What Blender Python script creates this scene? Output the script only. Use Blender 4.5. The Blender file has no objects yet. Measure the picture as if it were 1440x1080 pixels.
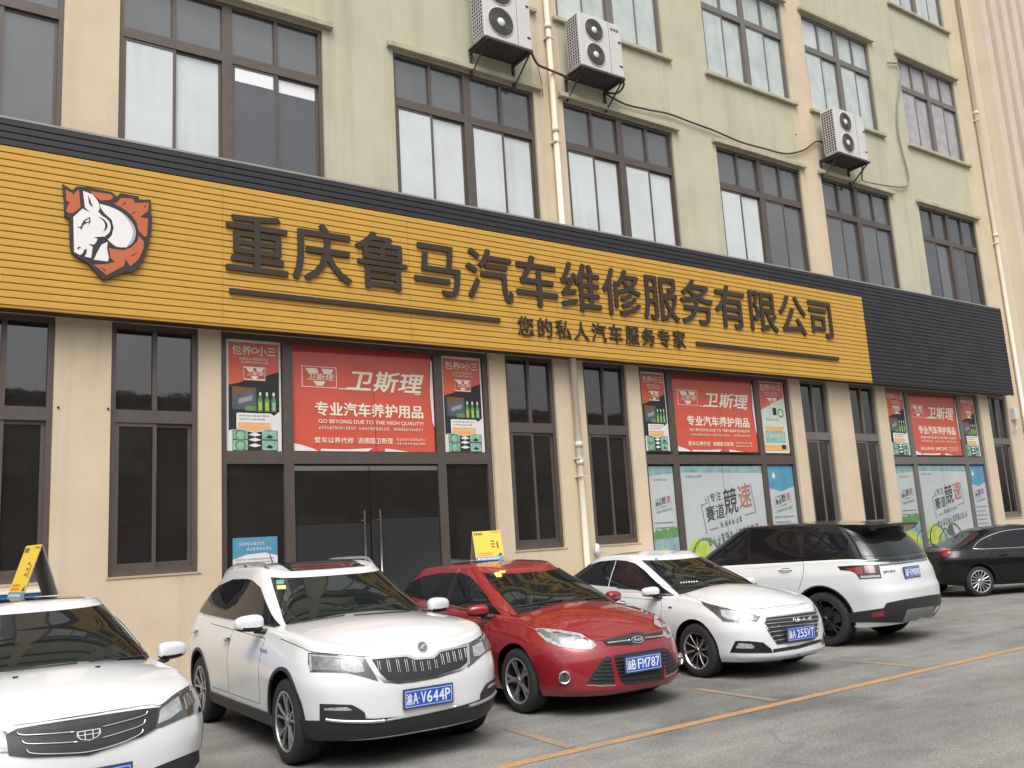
import bpy, bmesh, math, random
from mathutils import Vector, Matrix
from mathutils.bvhtree import BVHTree
from mathutils.geometry import delaunay_2d_cdt
from mathutils import geometry as mgeo
random.seed(7)
S = bpy.context.scene
C = S.collection
PI = math.pi

# ------------------------------------------------------------------ camera
FPX, YAW, PITCH, ROLL, CAMH = 1267.25, 0.617409311, 0.174765623, -0.06065, 1.7
_cy, _sy, _cp, _sp = math.cos(YAW), math.sin(YAW), math.cos(PITCH), math.sin(PITCH)
FWD = Vector((_sy*_cp, _cy*_cp, _sp))
_r0 = Vector((_cy, -_sy, 0)); _u0 = _r0.cross(FWD)
RGT = _r0*math.cos(ROLL) + _u0*math.sin(ROLL)
UPV = _u0*math.cos(ROLL) - _r0*math.sin(ROLL)
EYE = Vector((0, 0, CAMH))
cam = bpy.data.cameras.new('camera')
cam.sensor_width = 36; cam.lens = FPX/1440*36; cam.clip_start = 0.05; cam.clip_end = 500
co = bpy.data.objects.new('camera', cam); C.objects.link(co)
co.matrix_world = Matrix(((RGT.x, UPV.x, -FWD.x, 0), (RGT.y, UPV.y, -FWD.y, 0), (RGT.z, UPV.z, -FWD.z, CAMH), (0, 0, 0, 1)))
S.camera = co

def ray(px, py):
    """direction of the sight line through a pixel of the 1440 x 1080 photograph"""
    return (RGT*((px-720)/FPX) - UPV*((py-540)/FPX) + FWD)
def at(px, py, Y):
    d = ray(px, py); t = Y/d.y
    return EYE + d*t
def ground_at(px, py, z=0.0):
    d = ray(px, py); t = (z-CAMH)/d.z
    return EYE + d*t

# ------------------------------------------------------------------ world, sun, exposure
SUN_EL, SUN_AZ = math.radians(58), math.radians(215)
w = bpy.data.worlds.new('World'); S.world = w; w.use_nodes = True
nt = w.node_tree; nt.nodes.clear()
sky = nt.nodes.new('ShaderNodeTexSky'); sky.sky_type = 'NISHITA'; sky.sun_disc = False
sky.sun_elevation = SUN_EL; sky.sun_rotation = SUN_AZ
sky.air_density = 1.2; sky.dust_density = 6.0; sky.ozone_density = 1.0
hs = nt.nodes.new('ShaderNodeHueSaturation'); hs.inputs['Saturation'].default_value = 0.22
bgn = nt.nodes.new('ShaderNodeBackground'); bgn.inputs['Strength'].default_value = 0.15
wo = nt.nodes.new('ShaderNodeOutputWorld')
nt.links.new(sky.outputs[0], hs.inputs['Color']); nt.links.new(hs.outputs[0], bgn.inputs['Color'])
nt.links.new(bgn.outputs[0], wo.inputs['Surface'])
sl = bpy.data.lights.new('sun', 'SUN'); sl.energy = 0.9; sl.angle = math.radians(40); sl.color = (1, 0.97, 0.93)
so = bpy.data.objects.new('sun', sl); C.objects.link(so)
# direction towards the sun (behind the photographer, high)
_sd = Vector((math.sin(SUN_AZ)*math.cos(SUN_EL), math.cos(SUN_AZ)*math.cos(SUN_EL), math.sin(SUN_EL)))
so.rotation_euler = _sd.to_track_quat('Z', 'Y').to_euler(); so.location = (0, -5, 30)
S.view_settings.view_transform = 'Standard'; S.view_settings.look = 'None'
S.view_settings.exposure = 0.42; S.view_settings.gamma = 1.0

# ------------------------------------------------------------------ materials
MATS = {}
def mat(name, col=(.5, .5, .5), rough=.6, metal=0.0, spec=.5, coat=0.0, var=0.0, vscale=3.0, bump=0.0, bscale=40.0, ior=1.5, streak=0.0):
    if name in MATS: return MATS[name]
    m = bpy.data.materials.new(name); m.use_nodes = True
    n = m.node_tree; b = n.nodes['Principled BSDF']
    b.inputs['Base Color'].default_value = (*col, 1); b.inputs['Roughness'].default_value = rough
    b.inputs['Metallic'].default_value = metal; b.inputs['IOR'].default_value = ior; b.inputs['Specular IOR Level'].default_value = spec
    b.inputs['Coat Weight'].default_value = coat; b.inputs['Coat Roughness'].default_value = 0.03
    tc = None
    if var or bump or streak:
        tc = n.nodes.new('ShaderNodeTexCoord')
    if var:
        nz = n.nodes.new('ShaderNodeTexNoise'); nz.inputs['Scale'].default_value = vscale; nz.inputs['Detail'].default_value = 6
        nz.inputs['Roughness'].default_value = .6
        n.links.new(tc.outputs['Object'], nz.inputs['Vector'])
        mr = n.nodes.new('ShaderNodeMapRange'); mr.inputs['From Min'].default_value = .25; mr.inputs['From Max'].default_value = .75
        mr.inputs['To Min'].default_value = 1-var; mr.inputs['To Max'].default_value = 1+var
        n.links.new(nz.outputs['Fac'], mr.inputs['Value'])
        last = mr.outputs[0]
        if streak:
            mp = n.nodes.new('ShaderNodeMapping'); mp.inputs['Scale'].default_value = (2.6, 2.6, .16)
            n.links.new(tc.outputs['Object'], mp.inputs['Vector'])
            n2 = n.nodes.new('ShaderNodeTexNoise'); n2.inputs['Scale'].default_value = 1.0; n2.inputs['Detail'].default_value = 7; n2.inputs['Roughness'].default_value = .65
            n.links.new(mp.outputs[0], n2.inputs['Vector'])
            m2 = n.nodes.new('ShaderNodeMapRange'); m2.inputs['From Min'].default_value = .52; m2.inputs['From Max'].default_value = .8
            m2.inputs['To Min'].default_value = 1; m2.inputs['To Max'].default_value = 1-streak
            n.links.new(n2.outputs['Fac'], m2.inputs['Value'])
            mm = n.nodes.new('ShaderNodeMath'); mm.operation = 'MULTIPLY'
            n.links.new(last, mm.inputs[0]); n.links.new(m2.outputs[0], mm.inputs[1]); last = mm.outputs[0]
        mx = n.nodes.new('ShaderNodeMix'); mx.data_type = 'RGBA'; mx.blend_type = 'MULTIPLY'; mx.inputs['Factor'].default_value = 1
        mx.inputs[6].default_value = (*col, 1); n.links.new(last, mx.inputs[7]); n.links.new(mx.outputs[2], b.inputs['Base Color'])
    if bump:
        nb = n.nodes.new('ShaderNodeTexNoise'); nb.inputs['Scale'].default_value = bscale; nb.inputs['Detail'].default_value = 4
        n.links.new(tc.outputs['Object'], nb.inputs['Vector'])
        bp = n.nodes.new('ShaderNodeBump'); bp.inputs['Strength'].default_value = bump; bp.inputs['Distance'].default_value = .02
        n.links.new(nb.outputs['Fac'], bp.inputs['Height']); n.links.new(bp.outputs[0], b.inputs['Normal'])
    MATS[name] = m
    return m

# ------------------------------------------------------------------ objects
def tag(o, label=None, cat=None, group=None, kind=None):
    if label: o['label'] = label
    if cat: o['category'] = cat
    if group: o['group'] = group
    if kind: o['kind'] = kind
    return o
def thing(name, label, cat, loc=(0, 0, 0), rz=0.0, group=None):
    o = bpy.data.objects.new(name, None); C.objects.link(o); o.empty_display_size = .2
    o.location = loc; o.rotation_euler = (0, 0, rz)
    return tag(o, label, cat, group)
def link_mesh(name, me, parent=None):
    o = bpy.data.objects.new(name, me); C.objects.link(o)
    if parent: o.parent = parent
    return o
def copy_tree(o, parent=None):
    c = o.copy(); C.objects.link(c)
    if parent: c.parent = parent
    for ch in list(o.children): copy_tree(ch, c)
    return c

class MB:
    """collects shapes with materials and links them as ONE mesh object"""
    def __init__(s): s.v = []; s.f = []; s.m = []; s.mats = []; s.sm = []
    def mi(s, m):
        if m not in s.mats: s.mats.append(m)
        return s.mats.index(m)
    def add(s, vs, fs, m, smooth=False):
        b = len(s.v); i = s.mi(m)
        s.v += [tuple(v) for v in vs]
        for f in fs: s.f.append([b+k for k in f]); s.m.append(i); s.sm.append(smooth)
    def box(s, x0, x1, y0, y1, z0, z1, m, bev=0.0, M=None):
        if bev > 0:
            bm = bmesh.new(); bmesh.ops.create_cube(bm, size=1)
            for v in bm.verts: v.co = Vector(((x0+x1)/2+v.co.x*(x1-x0), (y0+y1)/2+v.co.y*(y1-y0), (z0+z1)/2+v.co.z*(z1-z0)))
            bmesh.ops.bevel(bm, geom=bm.edges[:], offset=bev, segments=2, profile=.5, affect='EDGES')
            vs = [v.co.copy() for v in bm.verts]; fs = [[v.index for v in f.verts] for f in bm.faces]; bm.free()
        else:
            vs = [Vector(p) for p in ((x0, y0, z0), (x1, y0, z0), (x1, y1, z0), (x0, y1, z0), (x0, y0, z1), (x1, y0, z1), (x1, y1, z1), (x0, y1, z1))]
            fs = [(3, 2, 1, 0), (4, 5, 6, 7), (0, 1, 5, 4), (1, 2, 6, 5), (2, 3, 7, 6), (3, 0, 4, 7)]
        if M is not None: vs = [M @ v for v in vs]
        s.add(vs, fs, m)
    def tube(s, pts, r, m, seg=8, cap=True, radii=None):
        pts = [Vector(p) for p in pts]; n = len(pts); rings = []
        t0 = (pts[1]-pts[0]).normalized(); ref = Vector((0, 0, 1)) if abs(t0.z) < .9 else Vector((1, 0, 0))
        side = t0.cross(ref).normalized()
        vs = []
        for i, p in enumerate(pts):
            t = (pts[min(i+1, n-1)]-pts[max(i-1, 0)]).normalized()
            side = (side - t*side.dot(t)).normalized(); up = side.cross(t)
            rr = radii[i] if radii else r
            for k in range(seg):
                a = 2*PI*k/seg; vs.append(p + (side*math.cos(a)+up*math.sin(a))*rr)
        fs = [(i*seg+k, i*seg+(k+1) % seg, (i+1)*seg+(k+1) % seg, (i+1)*seg+k) for i in range(n-1) for k in range(seg)]
        if cap: fs += [tuple(range(seg)), tuple(reversed(range((n-1)*seg, n*seg)))]
        s.add(vs, fs, m, True)
    def lathe(s, prof, m, seg=48, M=None, closed=False, a0=0.0):
        """profile of (radius, y) turned about the Y axis"""
        n = len(prof); vs = []
        for k in range(seg):
            a = a0+2*PI*k/seg
            for r, y in prof: vs.append(Vector((r*math.cos(a), y, r*math.sin(a))))
        fs = []
        for k in range(seg):
            for j in range(n-1 if not closed else n):
                j2 = (j+1) % n
                fs.append((k*n+j, k*n+j2, ((k+1) % seg)*n+j2, ((k+1) % seg)*n+j))
        if M is not None: vs = [M @ v for v in vs]
        s.add(vs, fs, m, True)
    def prism(s, poly, m, f, d):
        """polygon (list of 2-D points), f maps (u,v,depth) to 3-D, d is the thickness towards the viewer"""
        tri = mgeo.tessellate_polygon([[Vector((p[0], p[1], 0)) for p in poly]])
        n = len(poly)
        vs = [f(p[0], p[1], d) for p in poly]+[f(p[0], p[1], 0) for p in poly]
        area = sum(poly[i][0]*poly[(i+1) % n][1]-poly[(i+1) % n][0]*poly[i][1] for i in range(n))
        fs = []
        for t in tri:
            a = (poly[t[1]][0]-poly[t[0]][0])*(poly[t[2]][1]-poly[t[0]][1])-(poly[t[2]][0]-poly[t[0]][0])*(poly[t[1]][1]-poly[t[0]][1])
            fs.append(tuple(t) if a > 0 else (t[0], t[2], t[1]))
        for i in range(n):
            j = (i+1) % n
            fs.append((i, n+i, n+j, j) if area > 0 else (j, n+j, n+i, i))
        s.add(vs, fs, m)
    def build(s, name, parent=None, sharp=None):
        me = bpy.data.meshes.new(name); me.from_pydata(s.v, [], s.f)
        for mm in s.mats: me.materials.append(mm)
        me.polygons.foreach_set('material_index', s.m); me.polygons.foreach_set('use_smooth', s.sm)
        if sharp: me.set_sharp_from_angle(angle=math.radians(sharp))
        me.update()
        return link_mesh(name, me, parent)

_TX = {}
def text_mesh(txt, bold=0.0, res=3):
    """outline of a text as (verts2d, faces, bounds) in em units"""
    k = (txt, bold)
    if k in _TX: return _TX[k]
    c = bpy.data.curves.new('lettering', 'FONT'); c.body = txt; c.size = 1; c.offset = bold; c.resolution_u = res
    o = bpy.data.objects.new('lettering', c); C.objects.link(o)
    dg = bpy.context.evaluated_depsgraph_get()
    me = bpy.data.meshes.new_from_object(o.evaluated_get(dg))
    vs = [(v.co.x, v.co.y) for v in me.vertices]; fs = [tuple(p.vertices) for p in me.polygons]
    bpy.data.objects.remove(o); bpy.data.curves.remove(c); bpy.data.meshes.remove(me)
    xs = [v[0] for v in vs]; ys = [v[1] for v in vs]
    _TX[k] = (vs, fs, (min(xs), max(xs), min(ys), max(ys)))
    return _TX[k]
def add_text(mb, txt, box, f, m, bold=0.0, depth=0.0, shear=0.0, d0=0.0):
    """fits a text into box (u0,u1,v0,v1); f maps (u,v,d) to 3-D with d towards the viewer"""
    if bold > 0:                      # heavier strokes: shifted copies in thin layers
        k = bold*(box[3]-box[2])
        for i, (du, dv) in enumerate(((1, 0), (-1, 0), (0, 1), (0, -1))):
            add_text(mb, txt, (box[0]+du*k, box[1]+du*k, box[2]+dv*k, box[3]+dv*k), f, m, 0, depth, shear, d0+.00012*i)
        return
    vs, fs, (a, b, c, d) = text_mesh(txt, 0)
    u0, u1, v0, v1 = box
    sx = (u1-u0)/(b-a); sy = (v1-v0)/(d-c)
    P = [(u0+(x-a)*sx+shear*(y-c)*sy, v0+(y-c)*sy) for x, y in vs]
    top = [f(u, v, d0+depth) for u, v in P]
    mb.add(top, fs, m)
    if depth > 0:
        cnt = {}
        for t in fs:
            for i in range(len(t)):
                e = (t[i], t[(i+1) % len(t)]); cnt[e] = 1
        edge = [e for e in cnt if (e[1], e[0]) not in cnt]
        bv = top+[f(u, v, d0) for u, v in P]; n = len(P)
        mb.add(bv, [(a_, n+a_, n+b_, b_) for a_, b_ in edge], m)

def smoothline(pts, n=8):
    """Catmull-Rom through points"""
    P = [Vector(p) for p in pts]; out = []
    for i in range(len(P)-1):
        p0 = P[max(i-1, 0)]; p1 = P[i]; p2 = P[i+1]; p3 = P[min(i+2, len(P)-1)]
        for k in range(n):
            t = k/n
            out.append(.5*((2*p1)+(p2-p0)*t+(2*p0-5*p1+4*p2-p3)*t*t+(3*p1-p0-3*p2+p3)*t**3))
    out.append(P[-1]); return out
# ------------------------------------------------------------------ the yard
D = 12.4                       # plane of the shop front
def asphalt_mat():
    m = bpy.data.materials.new('asphalt'); m.use_nodes = True; n = m.node_tree; b = n.nodes['Principled BSDF']
    tc = n.nodes.new('ShaderNodeTexCoord')
    def noise(sc, det, rough=.6, mp=None):
        z = n.nodes.new('ShaderNodeTexNoise'); z.inputs['Scale'].default_value = sc; z.inputs['Detail'].default_value = det; z.inputs['Roughness'].default_value = rough
        if mp:
            q = n.nodes.new('ShaderNodeMapping'); q.inputs['Scale'].default_value = mp; n.links.new(tc.outputs['Object'], q.inputs['Vector']); n.links.new(q.outputs[0], z.inputs['Vector'])
        else: n.links.new(tc.outputs['Object'], z.inputs['Vector'])
        return z.outputs['Fac']
    def ramp(src, a, b_, c0, c1):
        r = n.nodes.new('ShaderNodeMapRange'); r.inputs['From Min'].default_value = a; r.inputs['From Max'].default_value = b_
        r.inputs['To Min'].default_value = c0; r.inputs['To Max'].default_value = c1; n.links.new(src, r.inputs['Value']); return r.outputs[0]
    def mul(a, b_):
        q = n.nodes.new('ShaderNodeMath'); q.operation = 'MULTIPLY'; n.links.new(a, q.inputs[0]); n.links.new(b_, q.inputs[1]); return q.outputs[0]
    big = ramp(noise(.33, 5, .55, (1, 1.6, 1)), .35, .65, .84, 1.12)
    mid = ramp(noise(2.2, 6, .65), .3, .7, .85, 1.13)
    fine = mul(ramp(noise(95, 3, .7), .3, .7, .5, 1.55), mul(ramp(noise(30, 4, .8), .36, .64, .80, 1.2), ramp(noise(55, 2, .8), .36, .64, .80, 1.2)))
    grit = ramp(noise(260, 2, .6), .55, .75, 1.0, 1.6)
    stain = ramp(noise(.9, 4, .5, (.8, 1, 1)), .55, .66, 1.0, .74)
    strk = ramp(noise(1.0, 5, .6, (.10, 1.5, 1)), .35, .65, .82, 1.18)
    v = mul(mul(mul(mul(mul(big, mid), fine), grit), stain), strk)
    cb = n.nodes.new('ShaderNodeTexVoronoi'); cb.feature = 'DISTANCE_TO_EDGE'; cb.inputs['Scale'].default_value = .22
    wv = n.nodes.new('ShaderNodeTexNoise'); wv.inputs['Scale'].default_value = 1.4; wv.inputs['Detail'].default_value = 4
    n.links.new(tc.outputs['Object'], wv.inputs['Vector'])
    ad = n.nodes.new('ShaderNodeMix'); ad.data_type = 'VECTOR'; ad.inputs['Factor'].default_value = .35
    n.links.new(tc.outputs['Object'], ad.inputs[4]); n.links.new(wv.outputs['Color'], ad.inputs[5]); n.links.new(ad.outputs[1], cb.inputs['Vector'])
    crack = ramp(cb.outputs['Distance'], .0, .004, .80, 1.0)
    v = mul(v, crack)
    mx = n.nodes.new('ShaderNodeMix'); mx.data_type = 'RGBA'; mx.blend_type = 'MULTIPLY'; mx.inputs['Factor'].default_value = 1
    mx.inputs[6].default_value = (.212, .207, .194, 1); n.links.new(v, mx.inputs[7]); n.links.new(mx.outputs[2], b.inputs['Base Color'])
    b.inputs['Roughness'].default_value = .82; b.inputs['Specular IOR Level'].default_value = .3
    bp = n.nodes.new('ShaderNodeBump'); bp.inputs['Strength'].default_value = .5; bp.inputs['Distance'].default_value = .006
    n.links.new(fine, bp.inputs['Height']); n.links.new(bp.outputs[0], b.inputs['Normal'])
    return m
def worn_paint(name, col, lo=.70, hi=1.0):
    m = bpy.data.materials.new(name); m.use_nodes = True; n = m.node_tree; b = n.nodes['Principled BSDF']
    tc = n.nodes.new('ShaderNodeTexCoord'); z = n.nodes.new('ShaderNodeTexNoise'); z.inputs['Scale'].default_value = 26; z.inputs['Detail'].default_value = 8; z.inputs['Roughness'].default_value = .75
    z2 = n.nodes.new('ShaderNodeTexNoise'); z2.inputs['Scale'].default_value = 1.3; z2.inputs['Detail'].default_value = 3
    n.links.new(tc.outputs['Object'], z.inputs['Vector']); n.links.new(tc.outputs['Object'], z2.inputs['Vector'])
    a = n.nodes.new('ShaderNodeMath'); a.operation = 'ADD'; n.links.new(z.outputs['Fac'], a.inputs[0])
    k = n.nodes.new('ShaderNodeMath'); k.operation = 'MULTIPLY'; k.inputs[1].default_value = .75; n.links.new(z2.outputs['Fac'], k.inputs[0]); n.links.new(k.outputs[0], a.inputs[1])
    r = n.nodes.new('ShaderNodeMapRange'); r.inputs['From Min'].default_value = lo; r.inputs['From Max'].default_value = hi; n.links.new(a.outputs[0], r.inputs['Value'])
    mx = n.nodes.new('ShaderNodeMix'); mx.data_type = 'RGBA'; n.links.new(r.outputs[0], mx.inputs['Factor'])
    mx.inputs[6].default_value = (*col, 1); mx.inputs[7].default_value = (.20, .19, .172, 1); n.links.new(mx.outputs[2], b.inputs['Base Color'])
    b.inputs['Roughness'].default_value = .8
    return m
mb = MB(); mb.add([(-90, -90, 0), (140, -90, 0), (140, 120, 0), (-90, 120, 0)], [(0, 1, 2, 3)], asphalt_mat())
tag(mb.build('ground'), kind='structure')
LINE = worn_paint('orange_line_paint', (.54, .262, .066), .74, 1.06); LINE2 = worn_paint('faded_orange_paint', (.48, .25, .085), .58, 1.0)
def stripe(name, a, b, wd, m=None):
    a = Vector((a[0], a[1])); b = Vector((b[0], b[1])); d = (b-a).normalized(); n_ = Vector((-d.y, d.x))*wd/2
    N = max(2, int((b-a).length/.25)); vs = []; 
    for i in range(N+1):
        p = a+(b-a)*(i/N); j = random.uniform(-.006, .006); k = random.uniform(-.006, .006)
        vs += [(p.x+n_.x*(1+j*8), p.y+n_.y*(1+j*8), .004), (p.x-n_.x*(1+k*8), p.y-n_.y*(1+k*8), .004)]
    q = MB(); q.add(vs, [(2*i, 2*i+1, 2*i+3, 2*i+2) for i in range(N)], m or LINE)
    return tag(q.build(name), kind='structure')
stripe('road_marking', (-8, 6.24), (30, 6.0), .12)
for xa, xb in ((-.4, -.4), (2.2, 2.2), (4.94, 4.83), (7.5, 7.44), (10.08, 10.05)):
    stripe('road_marking', (xa, 7.42), (xb, 6.27), .095, LINE2)
# low kerb of the house along its foot
mb = MB(); mb.box(-20, 26.4, D-.42, D-.003, 0.0, .10, mat('kerb_concrete', (.30, .29, .26), .85, var=.18, vscale=2.5), bev=.012)
tag(mb.build('kerb'), kind='structure')

# ------------------------------------------------------------------ the house
BEIGE = mat('beige_render', (.635, .520, .375), .85, spec=.25, var=.085, vscale=1.4, streak=.17, bump=.12, bscale=60)
OLIVE = mat('olive_render', (.510, .484, .356), .85, spec=.25, var=.09, vscale=1.1, streak=.22, bump=.12, bscale=60)
LEDGE = mat('ledge_render', (.46, .42, .30), .85, spec=.2, var=.14, vscale=5, streak=.3)
FRAME = mat('bronze_aluminium', (.125, .10, .088), .42, metal=.35, spec=.5, var=.12, vscale=9)
FRAMEG = mat('grey_aluminium', (.19, .175, .16), .45, metal=.3, spec=.5, var=.1, vscale=9)
GL_GREY = mat('clear_window_glass', (.10, .104, .106), .05, spec=.7, ior=1.8, var=.22, vscale=.8, bump=.12, bscale=1.3)
GL_MID = mat('dim_window_glass', (.060, .063, .069), .05, spec=.7, ior=1.7, var=.2, vscale=.9, bump=.12, bscale=1.3)
GL_DARK = mat('dark_window_glass', (.019, .0165, .0155), .03, spec=.6, ior=1.95, var=.3, vscale=.7, bump=.10, bscale=1.1)
GL_FILM = mat('white_film_glass', (.60, .64, .64), .16, spec=.5, coat=.5, var=.10, vscale=.9, streak=.16)
GL_OLD = mat('dusty_curtained_glass', (.50, .55, .53), .22, spec=.5, var=.16, vscale=2.2, streak=.25)
GL_PURP = mat('drawn_curtain_glass', (.40, .37, .38), .2, spec=.5, var=.22, vscale=3.5, streak=.25)
BLINDW = mat('white_blind_strip', (.82, .82, .84), .5)

UNDERW = mat('rusty_bolt', (.06, .04, .03), .8)
house = thing('commercial_building', 'long olive and beige commercial building with rows of sliding windows above the yellow sign', 'building', (12, D, 0))
HO = Vector((12, D, 0))
def hpart(mb_, name, parent=house, sharp=None):
    """links a mesh given in world coordinates as a part of the house"""
    mb_.v = [(v[0]-HO.x, v[1]-HO.y, v[2]-HO.z) for v in mb_.v]
    return mb_.build(name, parent, sharp)

XL, XR, ZT = -19.4, 26.42, 19.0
bays = [(2.44, 5.48), (6.75, 9.70), (10.40, 13.32), (14.66, 17.55), (18.35, 21.2), (22.55, 25.45), (-1.24, 1.74), (-5.3, -2.32), (-9.1, -6.0), (-13.4, -10.4), (-17.2, -14.1)]
holes = []     # x0,x1,z0,z1,kind
for a, b in bays:
    holes += [(a, b, 7.42, 10.02, 'u2'), (a, b, 11.75, 14.36, 'u3'), (a, b, 15.98, 18.6, 'u4')]
G_W = [(2.41, 3.53), (8.68, 9.73), (10.40, 11.45), (16.60, 17.58), (18.40, 19.42), (24.60, 25.62), (.62, 1.74), (-6.2, -5.15), (-4.5, -3.4)]
G_S = [(3.84, 8.35), (11.78, 16.24), (19.84, 24.14), (-3.0, .3), (-11, -6.6)]
for a, b in G_W: holes.append((a, b, 1.58, 4.90, 'g'))
for a, b in G_S: holes.append((a, b, .12, 4.90, 's'))
pil = [(1.74, 2.44), (9.70, 10.40), (17.55, 18.35), (25.45, XR), (-6.0, -5.3), (-14.1, -13.4)]   # beige piers of the upper storeys
xs = sorted({XL, XR}|{h[0] for h in holes}|{h[1] for h in holes}|{p[0] for p in pil}|{p[1] for p in pil})
zs = sorted({0.0, ZT, 6.2}|{h[2] for h in holes}|{h[3] for h in holes})
mb = MB(); REV = .17
for i in range(len(xs)-1):
    for j in range(len(zs)-1):
        x0, x1, z0, z1 = xs[i], xs[i+1], zs[j], zs[j+1]; cx, cz = (x0+x1)/2, (z0+z1)/2
        if any(h[0] < cx < h[1] and h[2] < cz < h[3] for h in holes): continue
        beige = cz < 6.2 or any(p[0] < cx < p[1] for p in pil)
        mb.add([(x0, D, z0), (x1, D, z0), (x1, D, z1), (x0, D, z1)], [(0, 1, 2, 3)], BEIGE if beige else OLIVE)
for x0, x1, z0, z1, k in holes:
    m = BEIGE if k in 'gs' else OLIVE
    y1 = D+REV
    mb.add([(x0, D, z0), (x0, y1, z0), (x0, y1, z1), (x0, D, z1)], [(0, 1, 2, 3)], m)
    mb.add([(x1, D, z0), (x1, y1, z0), (x1, y1, z1), (x1, D, z1)], [(3, 2, 1, 0)], m)
    mb.add([(x0, D, z1), (x1, D, z1), (x1, y1, z1), (x0, y1, z1)], [(3, 2, 1, 0)], m)
    mb.add([(x0, D, z0), (x1, D, z0), (x1, y1, z0), (x0, y1, z0)], [(0, 1, 2, 3)], m)
# flanks, back and flat roof
mb.box(XL, XR, D+REV+.1, D+14, 0, ZT+.3, OLIVE)
mb.box(XL, XR, D-.05, D+REV+.098, ZT, ZT+.3, OLIVE)
hpart(mb, 'wall')
# ledges over and under the windows of the upper storeys
for a, b in bays:
    for zl, zs_ in ((10.05, None), (14.39, 11.66), (None, 15.9)):
        for z, h_, dp in ((zl, .10, .10), (zs_, .085, .09)):
            if z and a > -6 and (z < 11 or a > 5):
                q = MB(); q.box(a-.12, b+.16, D-dp, D-.002, z, z+h_, LEDGE, bev=.01); hpart(q, 'window_ledge')

def bar(q, x0, x1, y0, y1, z0, z1, m): q.box(x0, x1, y0, y1, z0, z1, m)
def window_upper(x0, x1, z0, z1, tops, lows, fm, strips=()):
    yf = D+.05; q = MB(); W = x1-x0; f = .06
    zt0 = z0+1.64; zt1 = zt0+.15; c = (x0+x1)/2
    bar(q, x0, x0+f, yf, yf+.09, z0, z1, fm); bar(q, x1-f, x1, yf, yf+.09, z0, z1, fm)
    bar(q, x0+f, x1-f, yf, yf+.09, z1-f, z1, fm); bar(q, x0+f, x1-f, yf, yf+.09, z0, z0+f, fm)
    bar(q, c-.075, c+.075, yf-.006, yf+.084, z0+f, z1-f, fm)
    for a, b in ((x0+f, c-.075), (c+.075, x1-f)):
        m_ = (a+b)/2
        bar(q, a, b, yf-.003, yf+.085, zt0, zt1, fm)
        bar(q, m_-.03, m_+.03, yf+.01, yf+.085, zt1, z1-f, fm)
        # two sliding sashes, the left one in front
        for (sa, sb, dy) in ((a, m_+.03, .012), (m_-.03, b, .046)):
            s_ = .042
            bar(q, sa, sa+s_, yf+dy, yf+dy+.03, z0+f, zt0, fm); bar(q, sb-s_, sb, yf+dy, yf+dy+.03, z0+f, zt0, fm)
            bar(q, sa+s_, sb-s_, yf+dy, yf+dy+.03, z0+f, z0+f+s_, fm); bar(q, sa+s_, sb-s_, yf+dy, yf+dy+.03, zt0-s_, zt0, fm)
    o = hpart(q, 'window')
    p = MB(); cols = [x0+f, (x0+f+c-.075)/2, c-.075]; cols2 = [c+.075, (c+.075+x1-f)/2, x1-f]
    cells = [(cols[0], cols[1]), (cols[1], cols[2]), (cols2[0], cols2[1]), (cols2[1], cols2[2])]
    for k, (a, b) in enumerate(cells):
        p.box(a, b, yf+.052, yf+.058, zt1, z1-f, tops[k]) 
        dy = .022 if k % 2 == 0 else .056
        p.box(a+.01, b-.01, yf+dy, yf+dy+.006, z0+f+.01, zt0-.01, lows[k])
        if k in strips: p.box(a+.05, b-.05, yf+dy-.004, yf+dy-.001, zt0-.26, zt0-.045, BLINDW)
    hpart(p, 'pane', o)
    return o
def window_narrow(x0, x1, z0, z1, fm, g, wall_side=0):
    yf = D+.05; q = MB(); f = .07; c = (x0+x1)/2; zt0, zt1 = 3.56, 3.73
    bar(q, x0, x0+f, yf, yf+.09, z0, z1, fm); bar(q, x1-f, x1, yf, yf+.09, z0, z1, fm)
    bar(q, x0+f, x1-f, yf, yf+.09, z1-f, z1, fm); bar(q, x0+f, x1-f, yf, yf+.09, z0, z0+f+.02, fm)
    bar(q, x0+f, x1-f, yf-.003, yf+.085, zt0, zt1, fm)
    bar(q, c-.03, c+.03, yf+.01, yf+.085, zt1, z1-f, fm)
    for (sa, sb, dy) in ((x0+f, c+.03, .012), (c-.03, x1-f, .046)):
        s_ = .05
        bar(q, sa, sa+s_, yf+dy, yf+dy+.03, z0+f+.02, zt0, fm); bar(q, sb-s_, sb, yf+dy, yf+dy+.03, z0+f+.02, zt0, fm)
        bar(q, sa+s_, sb-s_, yf+dy, yf+dy+.03, z0+f+.02, z0+f+.09, fm); bar(q, sa+s_, sb-s_, yf+dy, yf+dy+.03, zt0-s_, zt0, fm)
    o = hpart(q, 'window'); p = MB()
    for k, (a, b) in enumerate(((x0+f, c), (c, x1-f))):
        p.box(a, b, yf+.052, yf+.058, zt1, z1-f, g); dy = .022 if k == 0 else .056
        p.box(a, b, yf+dy, yf+dy+.006, z0+f, zt0, g)
    hpart(p, 'pane', o)
    return o
SHOPY = D+.06
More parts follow.
